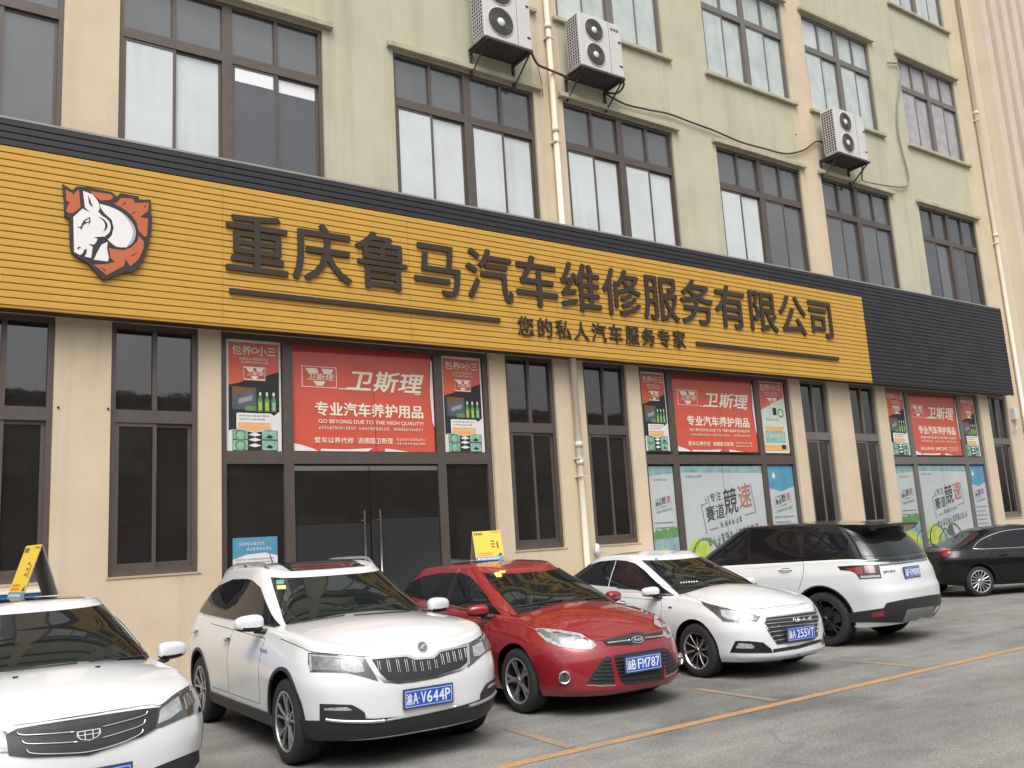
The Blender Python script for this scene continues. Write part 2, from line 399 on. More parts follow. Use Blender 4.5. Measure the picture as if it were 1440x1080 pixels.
def shopfront(x0, x1, z0, z1, fm, g, m1, m2, doors):
    """glazed front: side light, double door, side light, with a fixed row above a transom"""
    yf = SHOPY; q = MB(); f = .09; zt0, zt1 = 3.02, 3.20
    bar(q, x0, x0+f, yf, yf+.10, z0, z1, fm); bar(q, x1-f, x1, yf, yf+.10, z0, z1, fm)
    bar(q, x0+f, x1-f, yf, yf+.10, z1-f, z1, fm); bar(q, x0+f, x1-f, yf, yf+.10, z0, z0+f, fm)
    for mm in (m1, m2): bar(q, mm-.075, mm+.075, yf-.004, yf+.096, z0+f, z1-f, fm)
    bar(q, x0+f, m1-.075, yf-.002, yf+.094, zt0, zt1, fm); bar(q, m1+.075, m2-.075, yf-.002, yf+.094, zt0, zt1, fm); bar(q, m2+.075, x1-f, yf-.002, yf+.094, zt0, zt1, fm)
    o = hpart(q, 'shop_front'); p = MB()
    for a, b in ((x0+f, m1-.075), (m1+.075, m2-.075), (m2+.075, x1-f)): p.box(a, b, yf+.05, yf+.058, zt1, z1-f, g)
    for a, b in ((x0+f, m1-.075), (m2+.075, x1-f)): p.box(a, b, yf+.05, yf+.058, z0+f, zt0, g)
    hpart(p, 'pane', o)
    c = (m1+m2)/2
    if doors:
        for a, b, s in ((m1+.08, c-.006, -1), (c+.006, m2-.08, 1)):
            d = MB(); d.box(a, b, yf+.03, yf+.042, z0+f+.02, zt0-.015, g)
            st = mat('brushed_steel', (.62, .60, .57), .28, metal=1)
            d.box(a, b, yf+.024, yf+.029, zt0-.10, zt0-.03, st); d.box(a, b, yf+.024, yf+.029, z0+f+.03, z0+f+.15, st)
            do = hpart(d, 'glass_door')
            h = MB(); hx = c+s*.13
            h.tube([(hx, yf-.035, 1.0), (hx, yf-.035, 2.32)], .017, st, 10)
            for zz in (1.15, 2.17): h.tube([(hx, yf-.035, zz), (hx, yf+.03, zz)], .011, st, 8)
            hpart(h, 'handle', do)
    else:
        d = MB(); d.box(m1+.08, c-.006, yf+.03, yf+.042, z0+f+.02, zt0-.015, g); d.box(c+.006, m2-.08, yf+.03, yf+.042, z0+f+.02, zt0-.015, g)
        hpart(d, 'glass_door')
    return o
g_, w_, d_, o_, pu = GL_GREY, GL_FILM, GL_DARK, GL_OLD, GL_PURP
upper2 = {2.44: ([g_]*4, [w_, w_, GL_MID, GL_MID], FRAME, (2, 3)), 6.75: ([g_]*4, [w_]*4, FRAME, ()), 10.40: ([g_]*4, [w_]*4, FRAME, ()),
          14.66: ([g_]*4, [w_, w_, g_, g_], FRAME, ()), 18.35: ([g_]*4, [g_, g_, g_, g_], FRAME, ()), 22.55: ([GL_MID]*4, [GL_MID, g_, GL_MID, d_], FRAME, ()),
          -1.24: ([g_]*4, [g_]*4, FRAME, ())}
upper3 = {10.40: ([o_]*4, [o_]*4, FRAMEG, ()), 14.66: ([o_]*4, [o_]*4, FRAMEG, ()), 18.35: ([w_, o_, o_, o_], [o_]*4, FRAMEG, ()), 22.55: ([pu]*4, [pu]*4, FRAMEG, ()), 6.75: ([o_]*4, [o_]*4, FRAMEG, ())}
for a, b in bays:
    t2 = upper2.get(a, ([g_]*4, [g_]*4, FRAME, ())); t3 = upper3.get(a, ([o_]*4, [o_]*4, FRAMEG, ()))
    if a > -6: window_upper(a, b, 7.42, 10.02, t2[0], t2[1], t2[2], t2[3])
    if a > 5: window_upper(a, b, 11.75, 14.36, t3[0], t3[1], t3[2])
    if a > 14: window_upper(a, b, 15.98, 18.6, [o_]*4, [o_]*4, FRAMEG)
for a, b in G_W: window_narrow(a, b, 1.58, 4.90, FRAME if a < 15 else FRAMEG, GL_DARK)
shopfront(3.84, 8.35, .12, 4.90, FRAME, GL_DARK, 4.83, 7.38, True)
shopfront(11.78, 16.24, .12, 4.90, FRAME, GL_DARK, 12.63, 15.2, False)
shopfront(19.84, 24.14, .12, 4.90, FRAMEG, GL_DARK, 20.82, 23.2, False)
shopfront(-3.0, .3, .12, 4.90, FRAME, GL_DARK, -2.3, -.4, True)
for u, v in ((82, 573), (152, 575), (1119.5, 189)):
    a = at(u, v, D); q = MB(); q.tube([(a.x, D-.014, a.z), (a.x, D+.002, a.z)], .016, UNDERW, 8); hpart(q, 'bolt_hole')
# stone sills below the narrow windows
for a, b in G_W:
    q = MB(); q.box(a-.02, b+.03, D-.012, D+.05, 1.555, 1.578, mat('sill_stone', (.45, .37, .26), .8, var=.12, vscale=6)); hpart(q, 'window_sill')

# ------------------------------------------------------------------ the neighbour with ribbed cladding
CREAM = mat('cream_cladding', (.63, .545, .43), .6, spec=.35, var=.06, vscale=.9, streak=.12)
nb = thing('ribbed_building', 'cream building clad in tall vertical ribs beside the olive one', 'building', (36, D, 0))
q = MB(); q.box(26.425, 52, D-.02, D+14, 0, 24, CREAM)
x = 27.05
k = 0
prof = [(0, 0), (.03, -.34), (.40, -.34), (.43, 0)]
q2 = MB()
while x < 51.4:
    for (a, ya), (b, yb) in zip(prof[:-1], prof[1:]):
        q2.add([(x+a, D-.022+ya, 0), (x+b, D-.022+yb, 0), (x+b, D-.022+yb, 24), (x+a, D-.022+ya, 24)], [(0, 1, 2, 3)], CREAM)
    x += .70
for mm_, nm in ((q, 'wall'), (q2, 'ribbed_cladding')):
    mm_.v = [(v[0]-36, v[1]-D, v[2]) for v in mm_.v]; mm_.build(nm, nb)

# ------------------------------------------------------------------ the building across the yard, seen only mirrored in glass and paint
ob = thing('opposite_building', 'low grey workshop across the yard, facing the shop front', 'building', (8, -15, 0))
q = MB(); q.box(-44, 40, -10, 0, 0, 8.6, mat('grey_render', (.14, .13, .12), .85, var=.1, vscale=.6)); q.box(-44.1, 40.1, -10.1, 0.25, 8.6, 8.9, mat('roof_felt', (.12, .12, .12), .9))
q.build('wall', ob)
for i in range(18):
    for z in (1.0, 5.4):
        pw = MB(); fw = MB(); xx = -42+i*4.5; fw.box(xx, xx+2.8, .002, .06, z, z+2.6, FRAMEG); pw.box(xx+.1, xx+1.36, .061, .066, z+.1, z+2.5, GL_GREY); pw.box(xx+1.44, xx+2.7, .061, .066, z+.1, z+2.5, GL_GREY)
        f_ = fw.build('window', ob); pw.build('pane', f_)
# ------------------------------------------------------------------ the sign over the shops
SY = D-.34                                  # face of the sign
YEL = mat('yellow_slat', (.575, .325, .056), .5, spec=.4, var=.05, vscale=2.0)
YELD = mat('yellow_slat_groove', (.31, .165, .028), .7)
BLK = mat('charcoal_slat', (.029, .029, .033), .5, spec=.4, var=.12, vscale=2.0)
BLKD = mat('charcoal_slat_groove', (.014, .014, .016), .7)
LETT = mat('dark_brown_letter', (.040, .029, .022), .45, spec=.4)
P = lambda px, py: at(px, py, SY)
zy0 = P(600, 481.6).z; zy1 = P(600, 309.5).z; ztop = P(600, 280).z
xe = P(1219, 476).x; xend = P(1416, 495).x
sign = thing('shop_sign', 'long yellow slatted sign board with dark Chinese lettering and a horse emblem', 'sign', (12, SY, zy0))
SO = Vector((12, SY, zy0))
def spart(q, name, parent=sign, sharp=None):
    q.v = [(v[0]-SO.x, v[1]-SO.y, v[2]-SO.z) for v in q.v]; return q.build(name, parent, sharp)
def slats(x0, x1, z0, z1, m, mg, pitch, name, seams=()):
    q = MB(); n = round((z1-z0)/pitch); h = (z1-z0)/n; g = .012
    xs_ = [x0]+[s_ for s_ in seams if x0 < s_ < x1]+[x1]
    for i in range(n):
        a = z0+i*h
        for u, v in zip(xs_[:-1], xs_[1:]):
            u_, v_ = u+.002, v-.002
            q.add([(u_, SY+.006, a+g), (v_, SY+.006, a+g), (v_, SY, a+g+.006), (u_, SY, a+g+.006), (v_, SY, a+h-.006), (u_, SY, a+h-.006), (v_, SY+.006, a+h), (u_, SY+.006, a+h)],
                  [(0, 1, 2, 3), (3, 2, 4, 5), (5, 4, 6, 7)], m)
        q.add([(x0, SY+.014, a), (x1, SY+.014, a), (x1, SY+.014, a+g), (x0, SY+.014, a+g)], [(0, 1, 2, 3)], mg)
        q.add([(x0, SY+.014, a+g), (x1, SY+.014, a+g), (x1, SY+.006, a+g), (x0, SY+.006, a+g)], [(0, 1, 2, 3)], m)
        q.add([(x0, SY+.006, a+h), (x1, SY+.006, a+h), (x1, SY+.014, a+h), (x0, SY+.014, a+h)], [(0, 1, 2, 3)], mg)
    return spart(q, name)
XS0 = -8.0
seams = [XS0+i*2.94 for i in range(1, 13)]
slats(XS0, xe, zy0, zy1, YEL, YELD, .0945, 'yellow_panel', seams)
slats(XS0, xend, zy1, ztop, BLK, BLKD, .0945, 'charcoal_band', seams)
slats(xe, xend, zy0, zy1, BLK, BLKD, .0945, 'charcoal_panel', seams)
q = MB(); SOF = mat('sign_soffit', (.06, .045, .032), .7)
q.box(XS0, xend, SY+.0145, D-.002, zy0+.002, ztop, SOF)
q.box(XS0-.01, xend+.012, SY-.004, SY+.02, ztop, ztop+.03, mat('grey_cap_strip', (.30, .28, .25), .5))
q.box(XS0-.01, xe, SY-.004, SY+.03, zy0-.028, zy0, mat('yellow_trim', (.42, .21, .03), .5)); q.box(xe, xend+.012, SY-.004, SY+.03, zy0-.028, zy0, BLK)
q.box(xend, xend+.012, SY-.003, D-.002, zy0, ztop, BLK)
spart(q, 'sign_box')
F_sign = lambda u, v, d: (u, SY-.012-d, v)
def sign_text(txt, first, last, top, bot, hpx, name, bold, depth, size=None):
    q = MB(); n = len(txt); zc0 = None
    for i, ch in enumerate(txt):
        t = i/(n-1); cx = first[0]+(last[0]-first[0])*t; cz = first[1]+(last[1]-first[1])*t
        vs, fs, (a, b, c, d) = text_mesh(ch, 0)
        sc = size[0]; sh = size[1]
        # the em box is about 1 wide and centred at .38
        box = (cx+(a-.5)*sc, cx+(b-.5)*sc, cz+(c-.378)*sh, cz+(d-.378)*sh)
        add_text(q, ch, box, F_sign, LETT, bold, depth)
    for i in range(n):                       # stand-off pins carry each character
        pass
    return spart(q, name)
c0 = P(361, 345); c1 = P(1153, 448.5)
sign_text('重庆鲁马汽车维修服务有限公司', (c0.x, c0.z), (c1.x, c1.z), 0, 0, 0, 'main_lettering', .013, .028, (.98, .96))
c0 = P(738.5, 459.2); c1 = P(954, 477.6)
sign_text('您的私人汽车服务专家', (c0.x, c0.z), (c1.x, c1.z), 0, 0, 0, 'slogan_lettering', .009, .02, (.365, .37))
for a, b in (((322, 408.5), (702, 451.5)), ((978, 483), (1178, 505))):
    A, B = P(*a), P(*b); zc = (A.z+B.z)/2; q = MB()
    q.box(A.x, B.x, SY-.04, SY-.004, zc-.036, zc+.036, LETT); spart(q, 'underline_bar')
# horse emblem: flat cut-out boards one on the other
EM_D = mat('emblem_dark', (.030, .024, .024), .5); EM_W = mat('emblem_white', (.80, .77, .76), .5); EM_R = mat('emblem_red', (.51, .125, .045), .5); EM_G = mat('emblem_shade', (.44, .41, .45), .5)
def epx(pts): 
    out = []
    for x, y in pts:
        p = P(60+x/6.355, 240+y/6.355); out.append((p.x, p.z))
    return out
def eboard(q, pts, m, d0, d1):
    pp = epx(pts)
    ar = sum(pp[i][0]*pp[(i+1) % len(pp)][1]-pp[(i+1) % len(pp)][0]*pp[i][1] for i in range(len(pp)))
    if ar < 0: pp.reverse()
    q.prism(pp, m, lambda u, v, d: (u, SY-d0-d, v), d1-d0)
def sm2(pts, n=4):
    return [(p.x, p.y) for p in smoothline([(a, b, 0) for a, b in pts], n)]
q = MB()
eboard(q, [(172, 128), (262, 182), (300, 150), (400, 160), (610, 200), (640, 225), (655, 240), (690, 210), (850, 240), (858, 268), (960, 268), (960, 390), (972, 420), (962, 560), (938, 680), (900, 790), (850, 880), (800, 915), (740, 915), (640, 950), (545, 985), (520, 975), (440, 880), (390, 830), (330, 800), (255, 745), (240, 690), (232, 440), (190, 410), (185, 270)], EM_D, .008, .045)
R_ = .0475
eboard(q, [(200, 180), (268, 218), (318, 180), (332, 340), (272, 385), (228, 392), (205, 370), (225, 300), (205, 270)], EM_R, .045, R_)
eboard(q, [(420, 195), (600, 222), (625, 245), (600, 272), (510, 278), (450, 235)], EM_R, .045, R_)
eboard(q, [(690, 255), (800, 260), (815, 300), (940, 295), (935, 370), (862, 425), (935, 440), (925, 590), (905, 602), (850, 545), (832, 470), (780, 400), (715, 350), (628, 302), (660, 295)], EM_R, .045, R_)
eboard(q, [(852, 590), (895, 640), (895, 700), (850, 800), (775, 865), (735, 800), (720, 860), (565, 942), (450, 850), (560, 845), (640, 825), (600, 790), (585, 700), (640, 712), (720, 720), (790, 690), (840, 640)], EM_R, .045, R_)
eboard(q, [(355, 190)]+sm2([(440, 225), (490, 290), (502, 345), (490, 375)])+sm2([(520, 410), (575, 450), (600, 500), (590, 560), (545, 600)])+[(470, 605), (490, 625), (455, 670), (400, 665), (440, 690), (428, 790), (360, 775), (390, 715), (330, 765), (275, 735), (268, 425), (350, 350), (420, 385), (372, 340), (362, 260)], EM_W, .045, R_)
eboard(q, sm2([(505, 308), (600, 335), (700, 385), (790, 470), (825, 560), (800, 650), (740, 695)])+sm2([(740, 695), (660, 690), (605, 655), (575, 625)])+[(610, 590), (628, 520), (610, 450), (545, 390), (512, 345)], EM_W, .045, R_)
eboard(q, [(575, 645), (568, 700), (585, 790), (575, 820), (450, 805), (480, 740), (520, 670)], EM_W, .045, R_)
eboard(q, sm2([(700, 385), (790, 470), (825, 560), (800, 650), (740, 695)])+sm2([(740, 695), (775, 640), (798, 560), (770, 475), (700, 385)]), EM_G, R_+.0006, R_+.0015)
K0, K1 = R_+.0006, R_+.002
eboard(q, [(398, 230), (420, 275), (430, 310), (450, 335), (415, 318), (405, 290)], EM_D, K0, K1)
eboard(q, [(345, 480), (365, 450), (418, 425), (422, 470), (400, 497), (408, 470), (385, 480), (365, 490), (350, 510), (340, 545), (330, 525), (300, 512), (335, 512)], EM_D, K0, K1)
eboard(q, [(372, 462), (410, 440), (408, 462), (385, 470)], EM_W, K1+.0003, K1+.001)
eboard(q, sm2([(490, 425), (540, 445), (572, 490), (565, 530), (535, 558)])+sm2([(535, 558), (550, 520), (548, 480), (525, 448), (490, 425)]), EM_D, K0, K1)
eboard(q, [(300, 700), (322, 688), (340, 702), (318, 702), (312, 720)], EM_D, K0, K1)
eboard(q, [(345, 770), (365, 715), (388, 710), (385, 745), (362, 785)], EM_D, K0, K1)
eboard(q, [(450, 605), (540, 598), (480, 630), (495, 640), (468, 660), (485, 618)], EM_D, K0, K1)
for ln in ([(270, 215), (285, 205), (262, 245)], [(240, 295), (212, 285), (225, 310)], [(700, 270), (730, 290), (690, 330), (740, 300)], [(790, 390), (835, 372), (800, 400)], [(780, 770), (850, 735), (800, 770)], [(560, 900), (530, 880), (500, 860), (545, 905)], [(900, 330), (920, 310), (905, 345)]):
    eboard(q, ln, EM_D, K0, K1)
spart(q, 'horse_emblem')
# ------------------------------------------------------------------ car builder
def pchip(keys):
    X = [k[0] for k in keys]; Y = [k[1] for k in keys]; n = len(X)
    if n == 1: return lambda x: Y[0]
    h = [X[i+1]-X[i] for i in range(n-1)]; d = [(Y[i+1]-Y[i])/h[i] for i in range(n-1)]
    m = [d[0]]+[0 if d[i-1]*d[i] <= 0 else 2/(1/d[i-1]+1/d[i]) for i in range(1, n-1)]+[d[-1]]
    def f(x):
        if x <= X[0]: return Y[0]
        if x >= X[-1]: return Y[-1]
        i = max(j for j in range(n-1) if X[j] <= x); t = (x-X[i])/h[i]
        return (Y[i]*(1+2*t)*(1-t)**2+m[i]*h[i]*t*(1-t)**2+Y[i+1]*t*t*(3-2*t)+m[i+1]*h[i]*t*t*(t-1))
    return f
CARBLK = mat('black_trim_plastic', (.030, .030, .033), .45, spec=.4)
CARGLOSS = mat('gloss_black_trim', (.008, .008, .009), .12, spec=.5, coat=.5)
CARGLASS = mat('tinted_car_glass', (.010, .013, .012), .015, spec=.5)
CARGLASS2 = mat('dark_side_glass', (.010, .010, .013), .03, spec=.28)
CHROME = mat('chrome', (.78, .78, .78), .12, metal=1)
SATIN = mat('satin_silver', (.60, .60, .61), .32, metal=.9)
RUBBER = mat('tyre_rubber', (.034, .034, .035), .8, spec=.25, var=.2, vscale=14)
UNDER = mat('underbody_black', (.006, .006, .006), .9, spec=.1)
WHITEP = mat('white_car_paint', (.69, .705, .715), .28, spec=.5, coat=1.0, var=.02, vscale=2)
REDP = mat('red_car_paint', (.27, .013, .020), .30, metal=.15, spec=.5, coat=1.0)
BLACKP = mat('black_car_paint', (.005, .006, .006), .25, spec=.3, coat=.35)
LENS = mat('headlamp_lens', (.17, .175, .18), .15, metal=.3, spec=.8, coat=1.0, var=.55, vscale=22)
LENSB = mat('headlamp_bright_lens', (.36, .37, .385), .35, spec=.5, coat=.5, var=.45, vscale=26)
LENSD = mat('headlamp_dark_lens', (.045, .047, .05), .06, spec=.8, coat=1.0, var=.5, vscale=25)
REDLENS = mat('red_lamp_lens', (.24, .010, .020), .12, spec=.6, coat=1.0, var=.3, vscale=20)
PLBLUE = mat('plate_blue', (.022, .105, .47), .4, spec=.4)
PLWHITE = mat('plate_white', (.80, .82, .84), .5)
PLFRAME = mat('plate_frame', (.05, .05, .055), .5)

class Car:
    def __init__(s, name, label, loc, rz, paint, sp, group='cars parked in front of the shops'):
        s.root = thing(name, label, 'car', loc, rz, group); s.sp = sp; s.paint = paint
        s.M = Matrix.Translation(Vector(loc)) @ Matrix.Rotation(rz, 4, 'Z'); s.Mi = s.M.inverted()
        s.make_body()
    # ---- surfaces: lower body
    def make_body(s):
        p = s.sp
        zB, zE = pchip(p['zB']), pchip(p['zE']); pw, dxf, dxr = pchip(p['pw']), pchip(p['dxf']), pchip(p['dxr'])
        crown = pchip(p['crown']); s.zE = zE
        xf, xr, W = p['xf'], p['xr'], p['W']/2; Lf, Lr = p['Lf'], p['Lr']; nf, mf = p.get('ef', (2.3, 3.0)); nr, mr_ = p.get('er', (2.3, 3.2))
        FA = [PI/2*(i/15) for i in range(16)]; RA = [PI/2*(i/13) for i in range(14)]; NM = 56
        T = [i/22 for i in range(23)]; wb = p['WB']; fl = p.get('flare', .012)
        def contour(t):
            a = xf+dxf(t); b = xr+dxr(t); w_ = W*pw(t); out = []
            for f in FA: out.append((a-Lf+Lf*max(math.cos(f), 0)**(2/nf), w_*max(math.sin(f), 0)**(2/mf)))
            x0, x1 = a-Lf, b+Lr
            for i in range(1, NM): out.append((x0+(x1-x0)*i/NM, w_))
            for f in reversed(RA): out.append((b+Lr-Lr*max(math.cos(f), 0)**(2/nr), w_*max(math.sin(f), 0)**(2/mr_)))
            res = []
            tt = math.exp(-((t-.35)/.4)**2)
            xm = (xf+xr)/2; hl = (xf-xr)/2
            for x, y in out:
                g = math.exp(-((x)/.46)**4)+math.exp(-((x+wb)/.46)**4)
                k = 1-p.get('barrel', .03)*((x-xm)/hl)**2
                if y > .02: y = y*k+fl*g*tt*min(1, y/W)
                res.append((x, y))
            return res
        rows = []
        for t in T: rows.append([(x, y, zB(x)+(zE(x)-zB(x))*t) for x, y in contour(t)])
        # shoulder fillet and the bonnet / deck surface
        top = rows[-1]; n = len(top); nv = []
        for i in range(n):
            a = top[max(i-1, 0)]; b = top[min(i+1, n-1)]
            tx, ty = b[0]-a[0], b[1]-a[1]; l = math.hypot(tx, ty) or 1
            nx, ny = ty/l, -tx/l                 # towards the inside
            if i == 0: nx, ny = -1, 0
            if i == n-1: nx, ny = 1, 0
            if nx*(xf+xr-2*top[i][0])/2+ny*(-top[i][1]) < 0: nx, ny = -nx, -ny
            nv.append((nx, ny))
        sd, sh = p.get('sh', (.07, .045))
        for a in (18, 36, 54, 72, 90):
            a = math.radians(a); rows.append([(q[0]+nn[0]*sd*(1-math.cos(a)), max(0, q[1]+nn[1]*sd*(1-math.cos(a))), q[2]+sh*math.sin(a)) for q, nn in zip(top, nv)])
        fil = rows[-1]
        for r in (.12, .25, .4, .55, .7, .85, 1.0):
            rows.append([(x, y*(1-r), z+crown(x)*(1-(1-r)**2)*min(1, y/(W*.7)) ) for x, y, z in fil])
        # floor
        low = rows[0]; fl_rows = [[(x, y*(1-r), z-.0) for x, y, z in low] for r in (1.0, .5)]
        rows = fl_rows+rows
        bm = bmesh.new(); V = {}
        for j, row in enumerate(rows):
            for i, (x, y, z) in enumerate(row):
                V[j, i, 1] = bm.verts.new((x, y, z)); V[j, i, -1] = bm.verts.new((x, -y, z))
        for j in range(len(rows)-1):
            for i in range(n-1):
                for sg in (1, -1):
                    q = [V[j, i, sg], V[j, i+1, sg], V[j+1, i+1, sg], V[j+1, i, sg]]
                    if sg > 0: q.reverse()
                    try: f = bm.faces.new(q); f.material_index = 1 if j < 2 else 0; f.smooth = True
                    except ValueError: pass
        bmesh.ops.remove_doubles(bm, verts=bm.verts, dist=.0004)
        bmesh.ops.dissolve_degenerate(bm, edges=bm.edges, dist=.0003)
        bmesh.ops.recalc_face_normals(bm, faces=bm.faces)
        # greenhouse
        bg = bmesh.new(); G = s.green_rows(); V = {}; n = len(G[0])
        for j, row in enumerate(G):
            for i, (x, y, z) in enumerate(row):
                V[j, i, 1] = bg.verts.new((x, y, z)); V[j, i, -1] = bg.verts.new((x, -y, z))
        for j in range(len(G)-1):
            for i in range(n-1):
                for sg in (1, -1):
                    q = [V[j, i, sg], V[j, i+1, sg], V[j+1, i+1, sg], V[j+1, i, sg]]
                    if sg > 0: q.reverse()
                    try: bg.faces.new(q).smooth = True
                    except ValueError: pass
        bmesh.ops.remove_doubles(bg, verts=bg.verts, dist=.0004); bmesh.ops.recalc_face_normals(bg, faces=bg.faces)
        # tree used to lay parts on the skin
        bm.verts.index_update(); bg.verts.index_update()
        bm.normal_update(); bg.normal_update()
        vs = [v.co.copy() for v in bm.verts]; ns = [v.normal.copy() for v in bm.verts]; fs = [[v.index for v in f.verts] for f in bm.faces]
        o_ = len(vs); vs += [v.co.copy() for v in bg.verts]; ns += [v.normal.copy() for v in bg.verts]; fs += [[o_+v.index for v in f.verts] for f in bg.faces]
        tri = []
        for f in fs:
            for k in range(1, len(f)-1): tri.append((f[0], f[k], f[k+1]))
        s.vs, s.ns, s.tri = vs, ns, tri; s.tree = BVHTree.FromPolygons(vs, tri)
        # wheel houses
        me = bpy.data.meshes.new('body'); bm.to_mesh(me); me.materials.append(s.paint); me.materials.append(UNDER)
        tmp = link_mesh('body_tmp', me); ra = p['r']+p.get('gap', .05)
        cut = MB()
        for xw in (0, -wb):
            for sg in (1, -1):
                cut.lathe([(.0001, 0), (ra, 0), (ra, .6), (.0001, .6)], UNDER, 64, Matrix.Translation((xw, sg*(W-.27) if sg > 0 else -(W-.27)-.6, p['r']+p.get('lift', .012))))
        bc = bmesh.new(); cm = cut.build('cutter'); bc.from_mesh(cm.data); bmesh.ops.remove_doubles(bc, verts=bc.verts, dist=.0003); bmesh.ops.recalc_face_normals(bc, faces=bc.faces); bc.to_mesh(cm.data); bc.free()
        bo = tmp.modifiers.new('b', 'BOOLEAN'); bo.operation = 'DIFFERENCE'; bo.object = cm; bo.solver = 'EXACT'; bo.material_mode = 'TRANSFER'
        dg = bpy.context.evaluated_depsgraph_get(); me2 = bpy.data.meshes.new_from_object(tmp.evaluated_get(dg))
        mats = [m_ for m_ in me2.materials]
        bpy.data.objects.remove(tmp); bpy.data.objects.remove(cm)
        b2 = bmesh.new(); b2.from_mesh(me2); gp = len(mats); 
        mg = bpy.data.meshes.new('g'); bg.to_mesh(mg)
        roofm = p.get('roof_paint', s.paint)
        k0 = len(b2.faces); b2.from_mesh(mg); b2.faces.ensure_lookup_table()
        for f in b2.faces[k0:]: f.material_index = gp
        for f in b2.faces: f.smooth = True
        bmesh.ops.triangulate(b2, faces=[f for f in b2.faces if len(f.verts) > 4])
        me3 = bpy.data.meshes.new('body'); b2.to_mesh(me3); b2.free(); bm.free(); bg.free()
        for m_ in mats: me3.materials.append(m_)
        me3.materials.append(roofm)
        me3.set_sharp_from_angle(angle=math.radians(38))
        s.body = link_mesh('body', me3, s.root)
    # ---- surfaces: greenhouse
    def gpoint(s, a, t):
        """a: 0..1 windscreen arc, 1..2 side, 2..3 rear arc; t: 0 belt .. 1 roof edge"""
        g = s.sp['cab']; bow = math.sin(PI*t)
        xf = g['xc']+(g['xrf']-g['xc'])*t+g.get('bowf', .03)*bow; xr = g['xb']+(g['xrr']-g['xb'])*t-g.get('bowr', .03)*bow
        w_ = g['w'](t); Lf = g['Lf']; Lr = g['Lr']; nf, mf = g.get('ef', (2.0, 3.2)); nr, mr_ = g.get('er', (2.0, 3.0))
        if a <= 1:
            f = a*PI/2; x = xf-Lf+Lf*max(math.cos(f), 0)**(2/nf); y = w_*max(math.sin(f), 0)**(2/mf)
        elif a <= 2:
            x0, x1 = xf-Lf, xr+Lr; x = x0+(x1-x0)*(a-1); y = w_
        else:
            f = (3-a)*PI/2; x = xr+Lr-Lr*max(math.cos(f), 0)**(2/nr); y = w_*max(math.sin(f), 0)**(2/mr_)
        zb = s.zE(x)+s.sp.get('sh', (.07, .045))[1]-g.get('sink', .05)
        z = zb+(g['zr'](x)-zb)*t
        xm = (g['xrf']+g['xrr'])/2; hl = (g['xc']-g['xb'])/2
        y *= 1-g.get('barrel', .05)*((x-xm)/hl)**2
        return x, y, z
    def green_rows(s):
        g = s.sp['cab']; A = [i/26 for i in range(27)]+[1+i/24 for i in range(1, 25)]+[2+i/14 for i in range(1, 15)]
        rows = [[s.gpoint(a, t/20) for a in A] for t in range(21)]
        top = rows[-1]; n = len(top); cx = (g['xrf']+g['xrr'])/2
        nv = []
        for i in range(n):
            a = top[max(i-1, 0)]; b = top[min(i+1, n-1)]; tx, ty = b[0]-a[0], b[1]-a[1]; l = math.hypot(tx, ty) or 1
            nx, ny = ty/l, -tx/l
            if i == 0: nx, ny = -1, 0
            if i == n-1: nx, ny = 1, 0
            if nx*(cx-top[i][0])+ny*(-top[i][1]) < 0: nx, ny = -nx, -ny
            nv.append((nx, ny))
        sd, sh = g.get('fil', (.09, .035))
        for a in (22.5, 45, 67.5, 90):
            a = math.radians(a); rows.append([(q[0]+nn[0]*sd*(1-math.cos(a)), max(0, q[1]+nn[1]*sd*(1-math.cos(a))), q[2]+sh*math.sin(a)) for q, nn in zip(top, nv)])
        fil = rows[-1]; hl = (g['xrf']-g['xrr'])/2
        for r in (.15, .3, .5, .7, .85, 1.0):
            rows.append([(x, y*(1-r), z+g.get('crown', .03)*(1-(1-r)**2)*max(0, 1-((x-cx)/hl)**2)) for x, y, z in fil])
        return rows
    # ---- laying things on the skin
    def hit(s, o, d):
        loc, nrm, idx, dist = s.tree.ray_cast(o, d)
        if loc is None: return None
        a, b, c = s.tri[idx]; w_ = mgeo.barycentric_transform(loc, s.vs[a], s.vs[b], s.vs[c], Vector((1, 0, 0)), Vector((0, 1, 0)), Vector((0, 0, 1)))
        n_ = (s.ns[a]*w_.x+s.ns[b]*w_.y+s.ns[c]*w_.z)
        if n_.dot(nrm) < 0 or n_.length < 1e-6: n_ = nrm.copy()
        n_.normalize()
        if n_.dot(d) > 0: n_ = -n_
        return loc, n_
    def near(s, p):
        loc, nrm, idx, dist = s.tree.find_nearest(p); 
        a, b, c = s.tri[idx]; n_ = (s.ns[a]+s.ns[b]+s.ns[c]).normalized()
        return loc, n_
    def caster(s, how):
        """how: 'px' pixel of the photograph, 'side'+1/-1 (x,z), 'front'/'rear' (y,z), 'top' (x,y)"""
        if how == 'px':
            o = s.Mi @ EYE; R3 = s.Mi.to_3x3()
            return lambda u, v: (o, (R3 @ ray(u, v)).normalized())
        if how == 'right': return lambda u, v: (Vector((u, -3, v)), Vector((0, 1, 0)))
        if how == 'left': return lambda u, v: (Vector((u, 3, v)), Vector((0, -1, 0)))
        if how == 'front': return lambda u, v: (Vector((4, u, v)), Vector((-1, 0, 0)))
        if how == 'rear': return lambda u, v: (Vector((-9, u, v)), Vector((1, 0, 0)))
        if how == 'top': return lambda u, v: (Vector((u, v, 4)), Vector((0, 0, -1)))
        if isinstance(how, tuple):      # ('az', degrees): horizontal view from an azimuth measured from +x towards -y
            a = math.radians(how[1]); d = Vector((-math.cos(a), math.sin(a), 0)); rt = Vector((math.sin(a), math.cos(a), 0))
            return lambda u, v: (-d*6+rt*u+Vector((0, 0, v)), d)
